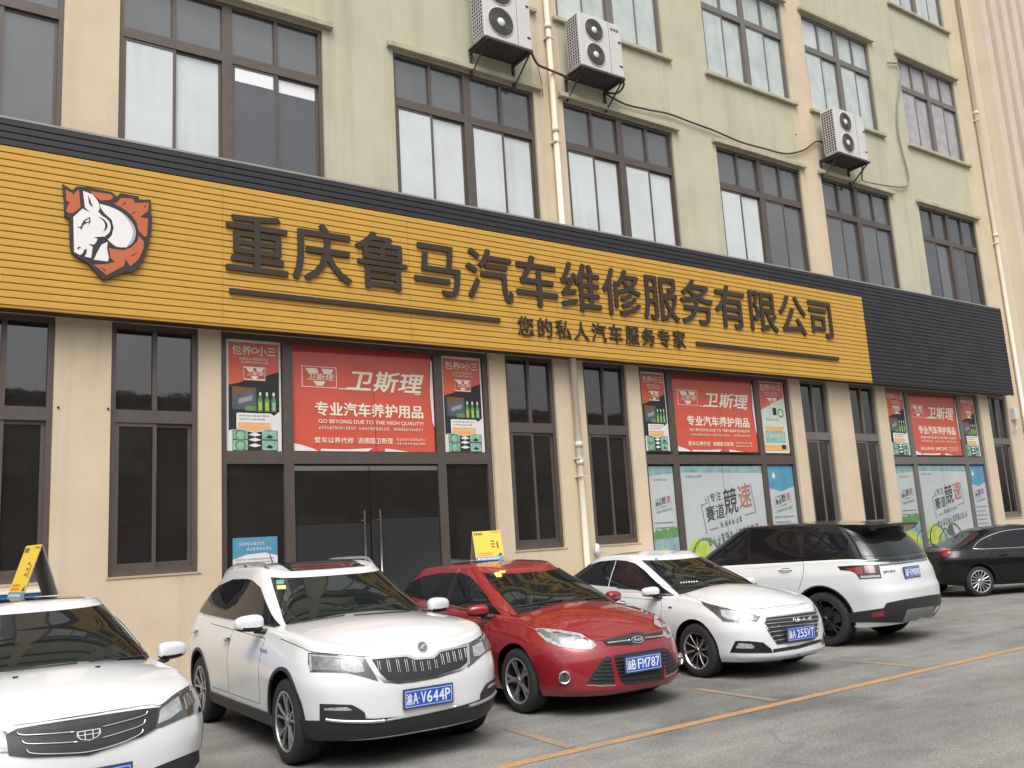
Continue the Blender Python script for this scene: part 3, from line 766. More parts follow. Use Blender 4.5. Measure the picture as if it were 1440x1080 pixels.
    def patch(s, name, poly, how, m, off=.004, parent=None, mirror=False, step=None, thick=.008, n=10, both=False):
        cast = s.caster(how)
        us = [q[0] for q in poly]; vv = [q[1] for q in poly]
        st = step or max(max(us)-min(us), max(vv)-min(vv))/n
        B = []
        for i in range(len(poly)):
            a = Vector(poly[i][:2]); b = Vector(poly[(i+1) % len(poly)][:2]); k = max(1, int((b-a).length/(st*.7)))
            for j in range(k): B.append(a+(b-a)*(j/k))
        nb = len(B)
        def inside(x, y):
            c = False; j = nb-1
            for i in range(nb):
                if (B[i].y > y) != (B[j].y > y) and x < (B[j].x-B[i].x)*(y-B[i].y)/(B[j].y-B[i].y)+B[i].x: c = not c
                j = i
            return c
        I = []; x = min(us)+st*.5
        while x < max(us):
            y = min(vv)+st*.5
            while y < max(vv):
                if inside(x, y) and min((b-Vector((x, y))).length for b in B) > st*.4: I.append(Vector((x, y)))
                y += st
            x += st
        r = delaunay_2d_cdt(B+I, [(i, (i+1) % nb) for i in range(nb)], [], 1, 1e-6)
        pts2, faces = r[0], r[2]; P3 = [None]*len(pts2); lastd = None; miss = []
        for i, q in enumerate(pts2):
            o, d = cast(q.x, q.y); h = s.hit(o, d)
            if h: P3[i] = h; 
            else: miss.append(i)
        if len(miss) == len(pts2): print('PATCH MISSED', name); return None
        if miss:
            ds = sorted((P3[i][0]-cast(pts2[i].x, pts2[i].y)[0]).length for i in range(len(pts2)) if P3[i]); md = ds[-1]
            for i in miss:
                o, d = cast(pts2[i].x, pts2[i].y); P3[i] = s.near(o+d*md)
        vs = [p_+n_*off for p_, n_ in P3]; lowv = [p_+n_*(off-thick) for p_, n_ in P3]
        F = []
        for f in faces:
            a, b, c = [vs[k] for k in f[:3]]; nn = (b-a).cross(c-a); av = P3[f[0]][1]+P3[f[1]][1]+P3[f[2]][1]
            F.append(list(f) if nn.dot(av) >= 0 else list(reversed(f)))
        ed = {}
        for f in F:
            for k in range(len(f)): ed[(f[k], f[(k+1) % len(f)])] = 1
        rim = [e for e in ed if (e[1], e[0]) not in ed]; N = len(vs)
        bmv = [tuple(v) for v in vs]+[tuple(v) for v in lowv]; bf = F+[[b, a, N+a, N+b] for a, b in rim]
        def mk(sgn):
            me = bpy.data.meshes.new(name)
            vv_ = [(v[0], v[1]*sgn, v[2]) for v in bmv]; ff = bf if sgn > 0 else [list(reversed(f)) for f in bf]
            me.from_pydata(vv_, [], ff); me.materials.append(m)
            nf_ = len(F); me.polygons.foreach_set('use_smooth', [True]*len(ff)); me.set_sharp_from_angle(angle=math.radians(50)); me.update()
            return me
        o = link_mesh(name, mk(1), parent or s.root); o2 = None
        if mirror: o2 = link_mesh(name, mk(-1), (parent if not isinstance(mirror, bpy.types.Object) else mirror) or s.root)
        s.last_mirror = o2
        return o
    def line3(s, pts, how, off=0.0):
        cast = s.caster(how); out = []
        for u, v in pts:
            o, d = cast(u, v); h = s.hit(o, d)
            if h is None:
                h = s.near(o+d*((s.Mi @ EYE).length if how == 'px' else 4))
            out.append(h[0]+h[1]*off)
        return out
    def strip(s, name, pts, how, m, r=.006, off=.002, parent=None, mirror=False, n=6, q=None):
        L = [(p_.x, p_.y) for p_ in smoothline([(a, b, 0) for a, b in pts], n)]
        P3 = s.line3(L, how, off)
        mb_ = q or MB(); mb_.tube(P3, r, m, 8)
        if mirror: mb_.tube([Vector((p_.x, -p_.y, p_.z)) for p_ in P3], r, m, 8)
        if q is None: return mb_.build(name, parent or s.root)
    def spot(s, u, v, how):
        o, d = s.caster(how)(u, v); return s.hit(o, d)
    # ---- ready parts
    def glass(s, name, a0, a1, t0, t1, m=None, off=.010, na=32, nt=24, rear=False, shade=None):
        """windscreen / rear window following the greenhouse, both halves"""
        aa = (lambda t: a1) if not isinstance(a1, tuple) else (lambda t: a1[0]+(a1[1]-a1[0])*t)
        half = [[s.gpoint(a0+(aa(j/nt)-a0)*i/na, t0+(t1-t0)*j/nt) for i in range(na+1)] for j in range(nt+1)]
        q = MB(); vs = []; idx = {}
        for j in range(nt+1):
            row = [(x, -y, z) for x, y, z in (half[j] if rear else list(reversed(half[j])))] if False else None
            L_ = half[j] if a0 == 0 else list(reversed(half[j]))
            full = [(x, -y, z) for x, y, z in reversed(L_)]+[(x, y, z) for x, y, z in L_[1:]]
            for i, v in enumerate(full): idx[j, i] = len(vs); vs.append(Vector(v))
        nfull = 2*na+1; fs = []
        for j in range(nt):
            for i in range(nfull-1): fs.append((idx[j, i], idx[j, i+1], idx[j+1, i+1], idx[j+1, i]))
        nor = [Vector((0, 0, 0)) for _ in vs]
        for f in fs:
            nn = (vs[f[1]]-vs[f[0]]).cross(vs[f[3]]-vs[f[0]])
            for k in f: nor[k] += nn
        sgn = 1 if sum(n_.z for n_ in nor) > 0 else -1
        vs2 = [v+n_.normalized()*off*sgn for v, n_ in zip(vs, nor)]
        if sgn < 0: fs = [tuple(reversed(f)) for f in fs]
        q.add(vs2, fs, m or CARGLASS, True)
        return q.build(name, s.root)
    def plate(s, txt, x, y, z, front=True, tilt=0.0, wd=.44):
        sg = 1 if front else -1; h = wd*.318
        Rm = Matrix.Translation((x, y, z)) @ Matrix.Rotation(-tilt*sg, 4, 'Y')
        f = lambda u, v, d: Rm @ Vector((sg*d, sg*u, v))
        q = MB()
        def rect(u0, u1, v0, v1, d0, d1, m):
            q.prism([(u0, v0), (u1, v0), (u1, v1), (u0, v1)], m, lambda u, v, d: f(u, v, d0+d), d1-d0)
        a, b = wd/2, h/2
        rect(-a-.008, a+.008, -b-.008, b+.008, -.012, .004, PLFRAME)
        rect(-a, a, -b, b, .004, .006, PLBLUE)
        t = .0035
        for r_ in ((-a+.008, a-.008, b-.012, b-.012+t), (-a+.008, a-.008, -b+.012-t, -b+.012), (-a+.008, -a+.008+t, -b+.012, b-.012), (a-.008-t, a-.008, -b+.012, b-.012)):
            rect(*r_, .006, .0066, PLWHITE)
        k = wd/.44; ch = .088*k; v0, v1 = -ch/2, ch/2
        u = -a+.016*k; 
        add_text(q, txt[0], (u, u+.052*k, v0, v1), f, PLWHITE, .012, .002, 0, .0062); u += .060*k
        add_text(q, txt[1], (u, u+.044*k, v0, v1), f, PLWHITE, .012, .002, 0, .0062); u += .049*k
        q.prism([(u+.004+.005*math.cos(i*PI/4), .005*math.sin(i*PI/4)) for i in range(8)], PLWHITE, lambda uu, v, d: f(uu, v, .0062+d), .0015); u += .018*k
        cw = (a-.018*k-u)/(len(txt)-2)
        for c_ in txt[2:]:
            if c_ == '1': add_text(q, c_, (u+cw*.3, u+cw*.65, v0, v1), f, PLWHITE, .012, .002, 0, .0062)
            else: add_text(q, c_, (u+cw*.08, u+cw*.90, v0, v1), f, PLWHITE, .012, .002, 0, .0062)
            u += cw
        return q.build('number_plate', s.root)
    def mirror_(s, x, y, z, size=(.13, .24, .16), shell=None, base=CARBLK, foot=None):
        """door mirrors on both sides: shell, black lower half, glass and arm"""
        for sg in (-1, 1):
            sx, sy, sz = [k_*1.1 for k_ in size]
            q = MB(); vs = []; nu, nv_ = 14, 20
            for i in range(nu+1):
                a = -PI/2+PI*i/nu
                for j in range(nv_):
                    b = 2*PI*j/nv_
                    cu = lambda c_, e: math.copysign(abs(c_)**e, c_)
                    yy = cu(math.sin(a), .75)*sy/2; r_ = max(cu(math.cos(a), .6), 0)
                    xx = cu(math.cos(b), .7)*r_*sx/2; zz = cu(math.sin(b), .7)*r_*sz/2
                    taper = 1-.22*(.5+yy/sy)        # narrower outboard
                    zz = zz*taper*(1.0 if zz > 0 else .92); xx = xx*taper-(.5+yy/sy)*.045
                    if xx < -sx*.36: xx = -sx*.36
                    vs.append(Vector((x+xx, sg*(y+yy), z+zz)))
            fs = []
            for i in range(nu):
                for j in range(nv_): fs.append((i*nv_+j, i*nv_+(j+1) % nv_, (i+1)*nv_+(j+1) % nv_, (i+1)*nv_+j))
            if sg < 0: fs = [tuple(reversed(f)) for f in fs]
            up = [f for f in fs if sum(vs[k].z for k in f)/4 > z-sz*.20]; lo = [f for f in fs if f not in up]
            q.add(vs, up, shell or s.paint, True); q.add(vs, lo, base, True)
            o = q.build('door_mirror', s.root, 60)
            a_ = MB(); fx = foot[0] if foot else x-.02; fy = foot[1] if foot else y-sy*.75; fz = foot[2] if foot else z-sz*.45
            a_.tube(smoothline([(fx, sg*fy, fz), ((fx+x)/2, sg*(fy+y-sy*.3)/2, (fz+z-sz*.42)/2), (x-.01, sg*(y-sy*.18), z-sz*.40)], 4), .022, base, 8)
            a_.build('mirror_arm', o)
            g = MB(); g.box(x-sx*.37-.004, x-sx*.37-.001, min(sg*(y-sy*.36), sg*(y+sy*.30)), max(sg*(y-sy*.36), sg*(y+sy*.30)), z-sz*.30, z+sz*.30, CHROME); g.build('mirror_glass', o)
    def handle(s, x, z, m=None, both=True, ln=.2, side=None):
        for how, sg in (('right', -1), ('left', 1)):
            h = s.spot(x, z, how)
            if not h: continue
            q = MB(); y = h[0].y
            P = [Vector((x+ln*(i/6-.5), y+sg*(.004+.030*math.sin(PI*min(1, max(0, i/6)))**.6), z)) for i in range(7)]
            q.tube(P, .013, m or s.paint, 8)
            q.box(x-ln*.3, x+ln*.3, min(y, y+sg*.004), max(y, y+sg*.004), z-.022, z+.022, CARBLK)
            q.build('door_handle', s.root)
    def door(s, poly, name='door', m=None, off=.0035):
        """door skin with a dark shut line round it, on both sides"""
        cx = sum(p_[0] for p_ in poly)/len(poly); cz = sum(p_[1] for p_ in poly)/len(poly)
        def grow(d):
            out = []; n_ = len(poly); ar = sum(poly[i][0]*poly[(i+1) % n_][1]-poly[(i+1) % n_][0]*poly[i][1] for i in range(n_)); sg = 1 if ar > 0 else -1
            for i in range(n_):
                a, b, c = Vector(poly[i-1]), Vector(poly[i]), Vector(poly[(i+1) % n_])
                e1 = (b-a).normalized(); e2 = (c-b).normalized(); n1 = Vector((e1.y, -e1.x))*sg; n2 = Vector((e2.y, -e2.x))*sg
                k = (n1+n2); k = k/max(.5, k.length_squared/2); out.append((b.x+k.x*d, b.y+k.y*d))
            return out
        d = s.patch(name, poly, 'right', m or s.paint, off, mirror=True, step=.07, thick=.006)
        dm = s.last_mirror
        s.patch('shut_line', grow(.006), 'right', UNDER, .0012, parent=d, mirror=dm, step=.07, thick=.004)
        return d
    def wheels(s, kind, rim=SATIN, dark=None, rw=None, width=.225):
        p = s.sp; r = p['r']; rr = r*p.get('rimk', .68); yo = p['W']/2-.018
        for xw in (0, -p['WB']):
            for sg in (-1, 1):
                Mx = Matrix.Translation((xw, sg*yo, r)) @ (Matrix.Identity(4) if sg < 0 else Matrix.Rotation(PI, 4, 'Z'))
                q = MB(); W_ = width
                prof = [(rr, .012), (rr+.006, .002), (r*.80, -.002), (r*.93, .004), (r*.975, .016), (r*.995, .035)]
                for g in range(4):
                    y = .045+(W_-.09)*(g+.5)/4; prof += [(r, y-.016), (r, y-.005), (r-.008, y-.004), (r-.008, y+.004), (r, y+.005), (r, y+.016)]
                prof += [(r*.995, W_-.035), (r*.93, W_-.004), (rr, W_-.012)]
                q.lathe(prof, RUBBER, 56, Mx); w_ = q.build('wheel', s.root, 40)
                h = MB(); h.lathe([(rr+.004, .004), (rr-.008, .0), (rr-.016, .012)], rim, 56, Mx); h.lathe([(rr-.016, .012), (rr-.026, .05), (rr-.03, W_-.03), (rr, W_-.012)], CARBLK, 56, Mx)
                bk = dark or UNDER
                h.lathe([(.001, .11), (rr-.03, .11)], UNDER, 40, Mx)
                h.lathe([(.03, .095), (rr*.6, .095), (rr*.6, .105), (.03, .105)], mat('brake_disc', (.10, .095, .09), .5, metal=.8), 40, Mx)
                def spoke(a, wi, wo, y0, y1, m, r0=.045, r1=None, tw=0.0, th=.022):
                    r1 = r1 or rr-.012; ca, sa = math.cos(a), math.sin(a); ct, st_ = math.cos(a+tw), math.sin(a+tw)
                    vs = []
                    for (R_, ww, yy, c_, s_) in ((r0, wi, y0, ca, sa), ((r0+r1)*.5, (wi+wo)*.46, (y0+y1)*.5-.006, math.cos(a+tw*.5), math.sin(a+tw*.5)), (r1, wo, y1, ct, st_)):
                        for (t_, yk) in ((-.5, yy+.004), (-.28, yy), (.28, yy), (.5, yy+.004), (.5, yy+th), (-.5, yy+th)):
                            vs.append(Mx @ Vector((R_*c_-t_*ww*s_, yk, R_*s_+t_*ww*c_)))
                    fs = []
                    for k in range(2):
                        for j in range(6): fs.append((k*6+j, k*6+(j+1) % 6, (k+1)*6+(j+1) % 6, (k+1)*6+j))
                    fs += [tuple(range(12, 18)), (5, 4, 3, 2, 1, 0)]
                    h.add(vs, fs, m)
                if kind == 'five_twin':
                    for i in range(5):
                        a = PI/2+i*2*PI/5
                        for k in (-1, 1): spoke(a+k*.14, .020, .022, .030, .008, rim, .04, None, k*.10)
                        if dark:
                            spoke(a, .04, .05, .045, .03, dark, .05, rr-.02)
                elif kind == 'five_y':
                    for i in range(5):
                        a = PI/2+.3+i*2*PI/5
                        for k in (-1, 1): spoke(a, .034, .030, .028, .006, rim, .04, None, k*.17)
                elif kind == 'ten':
                    for i in range(10):
                        spoke(i*2*PI/10+.1, .020, .028, .030, .008, rim, .04, None, .12)
                elif kind == 'multi':
                    for i in range(15): spoke(i*2*PI/15, .018, .026, .028, .006, rim, .04)
                h.lathe([(.001, .012), (.030, .013), (.038, .022), (.06, .030), (.062, .06)], rim if kind != 'five_y' else (dark or rim), 24, Mx)
                for i in range(5):
                    a = PI/2+PI/5+i*2*PI/5; c_ = Mx @ Vector((.052*math.cos(a), .024, .052*math.sin(a))); c2 = Mx @ Vector((.052*math.cos(a), .05, .052*math.sin(a)))
                    h.tube([c_, c2], .009, CARBLK, 6)
                h.build('rim', w_, 35)
    def arches(s, m, wd=.05, off=.010, z0=.20, name='wheel_arch_trim'):
        p = s.sp; ra = p['r']+p.get('gap', .05); zc = p['r']+p.get('lift', .012)
        for xw in (0, -p['WB']):
            a0 = math.asin(max(-1, min(1, (z0-zc)/(ra+wd)))); N = 26
            A = [a0+(PI-2*a0)*i/N for i in range(N+1)]
            outer = [(xw+(ra+wd)*math.cos(a), zc+(ra+wd)*math.sin(a)) for a in A]; inner = [(xw+(ra-.002)*math.cos(a), zc+(ra-.002)*math.sin(a)) for a in A]
            s.patch(name, outer+list(reversed(inner)), 'right', m, off, mirror=True, step=.05, thick=.02)
def disc_badge(c, u, v, how, r, name, items, thick=.006):
    """round or oval emblem lying on the skin; items: list of (kind, data, material)"""
    h = c.spot(u, v, how)
    if not h: print('badge missed', name); return
    p0, n_ = h; up = Vector((0, 0, 1)); e2 = (up-n_*up.dot(n_)).normalized(); e1 = e2.cross(n_).normalized()
    f = lambda uu, vv, d: p0+e1*uu+e2*vv+n_*(d+.002)
    q = MB()
    for kind, data, m, d0, d1 in items:
        if kind == 'oval':
            rx, ry = data; q.prism([(rx*math.cos(i*2*PI/28), ry*math.sin(i*2*PI/28)) for i in range(28)], m, lambda a, b, d: f(a, b, d0+d), d1-d0)
        elif kind == 'ring':
            rx, ry, t = data; P = [f(rx*math.cos(i*2*PI/36), ry*math.sin(i*2*PI/36), d1) for i in range(37)]; q.tube(P, t, m, 6, False)
        elif kind == 'poly':
            q.prism(data, m, lambda a, b, d: f(a, b, d0+d), d1-d0)
        elif kind == 'text':
            txt, box, bold, shear = data; add_text(q, txt, box, f, m, bold, d1-d0, shear, d0)
        elif kind == 'tube':
            P, t = data; q.tube([f(a, b, d1) for a, b in P], t, m, 6)
    return q.build(name, c.root)
def side_windows(c, front, rear, quarter=None, m=CARGLASS2, pillar=None, off=.004):
    """side glass on both sides"""
    for poly in [front, rear]+([quarter] if quarter else []):
        c.patch('side_window', poly, 'right', m, off, mirror=True, step=.05, thick=.006)
    if pillar: c.patch('door_pillar_trim', pillar, 'right', CARGLOSS, off-.001, mirror=True, step=.05, thick=.006)
# ------------------------------------------------------------------ the parked cars
def q4(o, sc, pts): return [(o[0]+x/sc, o[1]+y/sc) for x, y in pts]
def nose_out(th): return math.radians(-90+th)
def wfun(*k): return pchip(k)
def px_handle(c, pts, m=None, ln=.2):
    for u, v in pts:
        h = c.spot(u, v, 'px')
        if h: c.handle(h[0].x, h[0].z, m, ln=ln)
def wipers(c, pairs):
    for a, b in pairs:
        c.strip('wiper', [a, ((a[0]+b[0])/2, (a[1]+b[1])/2), b], 'px', CARBLK, .007, .016)
STICK_Y = mat('yellow_sticker', (.62, .60, .22), .5); STICK_G = mat('green_sticker', (.10, .36, .27), .5)

# ---- white sport utility vehicle
sp = dict(xf=.86, xr=-3.72, W=1.86, WB=2.74, r=.345, gap=.05, lift=.02, Lf=.60, Lr=.55, ef=(2.3, 3.0), er=(2.4, 3.2), rimk=.70,
    zB=[(-3.6, .34), (-3.0, .27), (-.6, .25), (.4, .25), (.9, .22)],
    zE=[(-3.6, 1.04), (-3.2, 1.08), (-1.8, 1.055), (-.6, 1.03), (-.1, 1.005), (.4, .955), (.7, .905), (.86, .86)],
    pw=[(0, .945), (.15, .975), (.35, .985), (.6, 1.0), (.75, .985), (.9, .95), (1, .92)],
    dxf=[(0, -.08), (.12, -.02), (.3, 0), (.55, -.005), (.8, -.04), (1, -.10)], dxr=[(0, .12), (.2, 0), (.5, 0), (1, .12)],
    crown=[(-3.6, .03), (-.5, .07), (.2, .08), (.6, .055), (.86, .03)], sh=(.09, .05), flare=.016, barrel=.035,
    cab=dict(xc=-.30, xrf=-1.12, xb=-3.66, xrr=-3.15, w=wfun((0, .835), (.15, .825), (.5, .750), (.8, .675), (1, .625)), Lf=.42, Lr=.5, ef=(2.0, 3.4), er=(2.0, 3.0),
             zr=wfun((-3.6, 1.42), (-3.2, 1.52), (-2.4, 1.585), (-1.7, 1.59), (-1.1, 1.52), (-.6, 1.49)), fil=(.10, .035), crown=.025, bowf=.05, bowr=.06, barrel=.07))
c = suv = Car('parked_suv', 'white crossover with roof rails and a vertical slat grille beside the red hatchback', (3.80, 7.63, 0), nose_out(-1.8), WHITEP, sp)
A5 = lambda p: q4((370, 770), 4.364, p); A4 = lambda p: q4((340, 900), 4.0, p); A3 = lambda p: q4((240, 760), 6.0, p)
c.glass('windscreen', 0, (.60, .70), .05, .93); c.glass('rear_window', 3, 2.3, .12, .90, rear=True)
c.patch('side_window', [(-.58, 1.075), (-1.0, 1.27), (-1.33, 1.42), (-1.60, 1.485), (-1.80, 1.50), (-1.74, 1.105)], 'right', CARGLASS2, .007, mirror=True, step=.035)
c.patch('side_window', [(-1.765, 1.105), (-1.825, 1.50), (-2.3, 1.495), (-2.75, 1.43), (-3.08, 1.31), (-3.27, 1.195), (-3.22, 1.145), (-2.9, 1.13)], 'right', CARGLASS2, .007, mirror=True, step=.035)
c.door([(-.66, .42), (-.62, .98), (-1.60, 1.015), (-1.62, .42)]); c.door([(-1.64, .42), (-1.62, 1.015), (-2.46, 1.04), (-2.52, .92), (-2.36, .70), (-2.25, .42)])
px_handle(c, [(321, 900), (276.5, 889)], CHROME)
c.arches(CARBLK, .028, .008, .25)
c.patch('sill_cladding', [(-.36, .26), (-.40, .365), (-2.35, .365), (-2.39, .26)], 'right', CARBLK, .012, mirror=True, step=.07, thick=.02)
# bonnet shut line and flank crease
c.strip('bonnet_edge', A5([(108, 560), (180, 590), (240, 615), (300, 640), (450, 655), (610, 668), (720, 668)]), 'px', UNDER, .0035, -.001, mirror=True)
# front: lower black bumper, lamps, grille
c.patch('lower_bumper', [(-.90, .22), (-.90, .40), (-.80, .41), (-.62, .42), (-.45, .40), (-.2, .385), (.2, .385), (.45, .40), (.62, .42), (.80, .41), (.90, .40), (.90, .22)], 'front', CARBLK, .010, step=.06, thick=.02)
c.patch('fog_lamp_recess', A4([(442, 358), (620, 364), (660, 385), (692, 408), (700, 450), (480, 470), (442, 458)]), 'px', CARBLK, .011, mirror=True)
c.patch('fog_lamp', A4([(466, 382), (590, 376), (625, 392), (600, 396), (470, 394)]), 'px', LENSB, .0125, mirror=True)
c.strip('bumper_trim', A4([(480, 446), (560, 455), (700, 458), (800, 452)]), 'px', SATIN, .014, .012, mirror=True)
c.strip('bumper_trim', A4([(800, 452), (1000, 416), (1200, 372)]), 'px', SATIN, .009, .012)
hl = c.patch('headlight', A4([(375, 72), (470, 78), (690, 97), (720, 150), (768, 230), (735, 222), (670, 203), (590, 186), (480, 182), (388, 181), (374, 130)]), 'px', LENSD, .005, mirror=True); hm = c.last_mirror
c.patch('lens', A4([(392, 92), (400, 168), (470, 170), (560, 175), (545, 112), (470, 96)]), 'px', LENS, .0075, parent=hl, mirror=hm)
c.patch('lens', A4([(555, 112), (568, 172), (640, 186), (690, 178), (672, 118)]), 'px', LENSB, .0075, parent=hl, mirror=hm)
c.patch('lens', A4([(380, 80), (386, 176), (398, 174), (394, 92), (560, 104), (556, 97)]), 'px', LENSB, .009, parent=hl, mirror=hm)
gf = c.patch('grille', A4([(692, 97), (930, 82), (980, 100), (1070, 92), (1108, 56), (1276, 24), (1280, 132), (1235, 172), (1100, 213), (960, 238), (880, 246), (800, 238), (755, 200), (720, 140)]), 'px', CHROME, .006, step=8)
c.patch('grille_mesh', A4([(728, 110), (922, 95), (975, 113), (1080, 104), (1118, 68), (1264, 37), (1267, 126), (1226, 160), (1090, 201), (950, 227), (880, 234), (818, 227), (780, 192), (748, 140)]), 'px', CARBLK, .0075, parent=gf, step=8)
q = MB()
for x, t, b in ((765, 118, 200), (818, 112, 222), (870, 108, 226), (918, 106, 222), (960, 112, 218), (1005, 120, 208), (1045, 116, 198), (1085, 110, 188), (1120, 78, 178), (1152, 70, 166), (1186, 63, 158), (1220, 55, 148), (1252, 47, 132)):
    b = t+(b-t)*.62
    for dx in (-6, 5): c.strip('slat', A4([(x+dx, t), (x+dx+.22*(b-t)*.5, (t+b)/2), (x+dx+.2*(b-t), b)]), 'px', SATIN, .0028, .011, q=q)
q.build('grille_slats', gf)
disc_badge(c, 593.7, 909.5, 'px', .04, 'emblem', [('oval', (.046, .046), SATIN, 0, .004), ('oval', (.038, .038), mat('badge_grey', (.2, .2, .21), .3, metal=.6), .004, .006),
    ('poly', [(-.028, -.012), (-.006, -.016), (.004, -.004), (.026, .006), (.022, .018), (.004, .016), (-.012, .006)], CHROME, .006, .008), ('poly', [(-.022, -.018), (.012, -.020), (.012, -.014), (-.02, -.013)], CHROME, .006, .008)])
c.plate('渝AV644P', .885, -.005, .515, True, -.03)
c.mirror_(-.70, .985, 1.12, (.15, .23, .16), foot=(-.62, .80, 1.04))
c.patch('side_emblem', A3([(745, 905), (820, 925), (812, 952), (760, 938)]), 'px', SATIN, .004, mirror=True)
for sg in (-1, 1):
    P_ = []; q = MB()
    for x in (-1.42, -1.54, -1.8, -2.2, -2.6, -2.92, -3.04):
        h = c.spot(x, sg*.565, 'top'); P_.append(h[0]+Vector((0, 0, .004 if x in (-1.42, -3.04) else .030)))
    q.tube(smoothline(P_, 5), .014, SATIN, 8)
    for x in (-1.50, -2.2, -2.96):
        h = c.spot(x, sg*.565, 'top'); q.tube([h[0], h[0]+Vector((0, 0, .03))], .014, CARBLK, 8)
    q.build('roof_rail', c.root)
c.patch('sunroof', [(-1.22, -.40), (-1.22, .40), (-2.55, .40), (-2.55, -.40)], 'top', CARGLASS2, .006, step=.1)
h = c.spot(-2.95, 0, 'top'); q = MB(); q.tube([h[0], h[0]+Vector((-.03, 0, .03)), h[0]+Vector((-.17, 0, .19))], .006, CARBLK, 6, radii=[.02, .008, .004]); q.build('antenna', c.root)
c.wheels('five_twin', SATIN, CARGLOSS)
wipers(c, [(A5([(160, 480), (500, 425)])[0], A5([(160, 480), (500, 425)])[1]), (A5([(560, 425), (900, 400)])[0], A5([(560, 425), (900, 400)])[1])])
c.patch('windscreen_sticker', A5([(85, 238), (140, 236), (142, 260), (90, 262)]), 'px', STICK_Y, .0125); c.patch('windscreen_sticker', A5([(82, 206), (128, 204), (130, 228), (84, 232)]), 'px', STICK_G, .0125)

# ---- red hatchback
sp = dict(xf=.92, xr=-3.46, W=1.823, WB=2.648, r=.318, gap=.045, lift=.012, Lf=.72, Lr=.60, ef=(2.2, 2.7), er=(2.3, 3.0), rimk=.70,
    zB=[(-3.5, .30), (-3.0, .22), (-.5, .20), (.4, .20), (.92, .19)],
    zE=[(-3.5, .96), (-3.2, .99), (-2.4, .985), (-1.5, .955), (-.6, .915), (-.1, .875), (.3, .80), (.6, .73), (.80, .685), (.92, .655)],
    pw=[(0, .93), (.15, .965), (.35, .98), (.6, 1.0), (.8, .985), (.92, .95), (1, .92)],
    dxf=[(0, -.06), (.12, 0), (.3, .0), (.55, -.02), (.8, -.05), (1, -.09)], dxr=[(0, .10), (.2, 0), (.5, 0), (1, .10)],
    crown=[(-3.5, .03), (-.6, .08), (0, .11), (.5, .085), (.92, .03)], sh=(.10, .05), flare=.02, barrel=.035,
    cab=dict(xc=.10, xrf=-1.00, xb=-3.40, xrr=-3.02, w=wfun((0, .825), (.15, .81), (.5, .72), (.8, .63), (1, .57)), Lf=.45, Lr=.45, ef=(2.0, 3.0), er=(2.0, 2.8),
             zr=wfun((-3.4, 1.31), (-3.0, 1.375), (-2.3, 1.435), (-1.7, 1.445), (-1.2, 1.415), (-.9, 1.375), (-.5, 1.35)), fil=(.11, .04), crown=.025, bowf=.06, bowr=.05, barrel=.07))
c = red = Car('parked_hatchback', 'dark red hatchback with chrome-rimmed headlights between two white cars', (6.33, 7.86, 0), nose_out(-1.9), REDP, sp)
A7 = lambda p: q4((740, 850), 6.545, p); A6 = lambda p: q4((580, 780), 7.2, p); A8 = lambda p: q4((660, 780), 6.545, p)
c.glass('windscreen', 0, (.64, .70), .05, .93); c.glass('rear_window', 3, 2.3, .12, .90, rear=True)
c.patch('side_window', [(-.44, .958), (-.63, 1.045), (-.85, 1.155), (-1.09, 1.265), (-1.32, 1.345), (-1.5, 1.38), (-1.62, 1.388), (-1.50, 1.03), (-1.1, 1.0), (-.73, .970)], 'right', CARGLASS2, .007, mirror=True, step=.035)
c.patch('side_window', [(-1.70, 1.39), (-2.1, 1.385), (-2.5, 1.35), (-2.83, 1.26), (-2.98, 1.18), (-2.9, 1.135), (-2.4, 1.10), (-1.60, 1.04)], 'right', CARGLASS2, .007, mirror=True, step=.035)
c.patch('door_pillar_trim', [(-1.62, 1.388), (-1.70, 1.39), (-1.60, 1.04), (-1.50, 1.03)], 'right', CARGLOSS, .003, mirror=True, step=.06)
c.strip('window_trim', A6([(225, 494), (360, 506), (560, 556), (740, 600), (930, 655)]), 'px', CHROME, .006, .004, mirror=True)
c.door([(-.58, .30), (-.50, .80), (-.56, .89), (-1.46, .925), (-1.50, .30)]); c.door([(-1.52, .30), (-1.48, .925), (-2.28, .955), (-2.42, .84), (-2.28, .62), (-2.18, .30)])
c.handle(-1.34, .86); c.handle(-2.20, .885)
c.strip('bonnet_edge', A7([(-520, -50), (-200, 60), (90, 214), (300, 232), (500, 262), (640, 332), (700, 330)]), 'px', UNDER, .0035, -.001, mirror=True)
hl = c.patch('headlight', A7([(85, 224), (150, 222), (330, 240), (500, 268), (590, 330), (648, 374), (600, 416), (480, 413), (300, 388), (180, 335), (110, 268)]), 'px', LENSB, .005, mirror=True); hm = c.last_mirror
c.patch('lens', A7([(215, 270), (330, 268), (480, 292), (560, 345), (590, 385), (480, 390), (320, 368), (240, 330)]), 'px', LENS, .0075, parent=hl, mirror=hm)
c.patch('lens', A7([(370, 320), (420, 312), (470, 330), (480, 360), (440, 378), (390, 365)]), 'px', LENSB, .0095, parent=hl, mirror=hm)
c.patch('lens', A7([(105, 232), (165, 232), (215, 268), (230, 320), (175, 300)]), 'px', LENS, .0075, parent=hl, mirror=hm)
g = c.patch('grille', A7([(700, 332), (930, 287), (965, 266), (1060, 264), (1095, 280), (1246, 250), (1244, 302), (1090, 322), (1050, 360), (960, 368), (745, 378)]), 'px', CARBLK, .010, step=4, thick=.02)
c.strip('grille_bar', A7([(738, 360), (830, 348), (940, 335)]), 'px', CHROME, .012, .012, parent=g); c.strip('grille_bar', A7([(1080, 312), (1160, 303), (1240, 293)]), 'px', CHROME, .012, .012, parent=g)
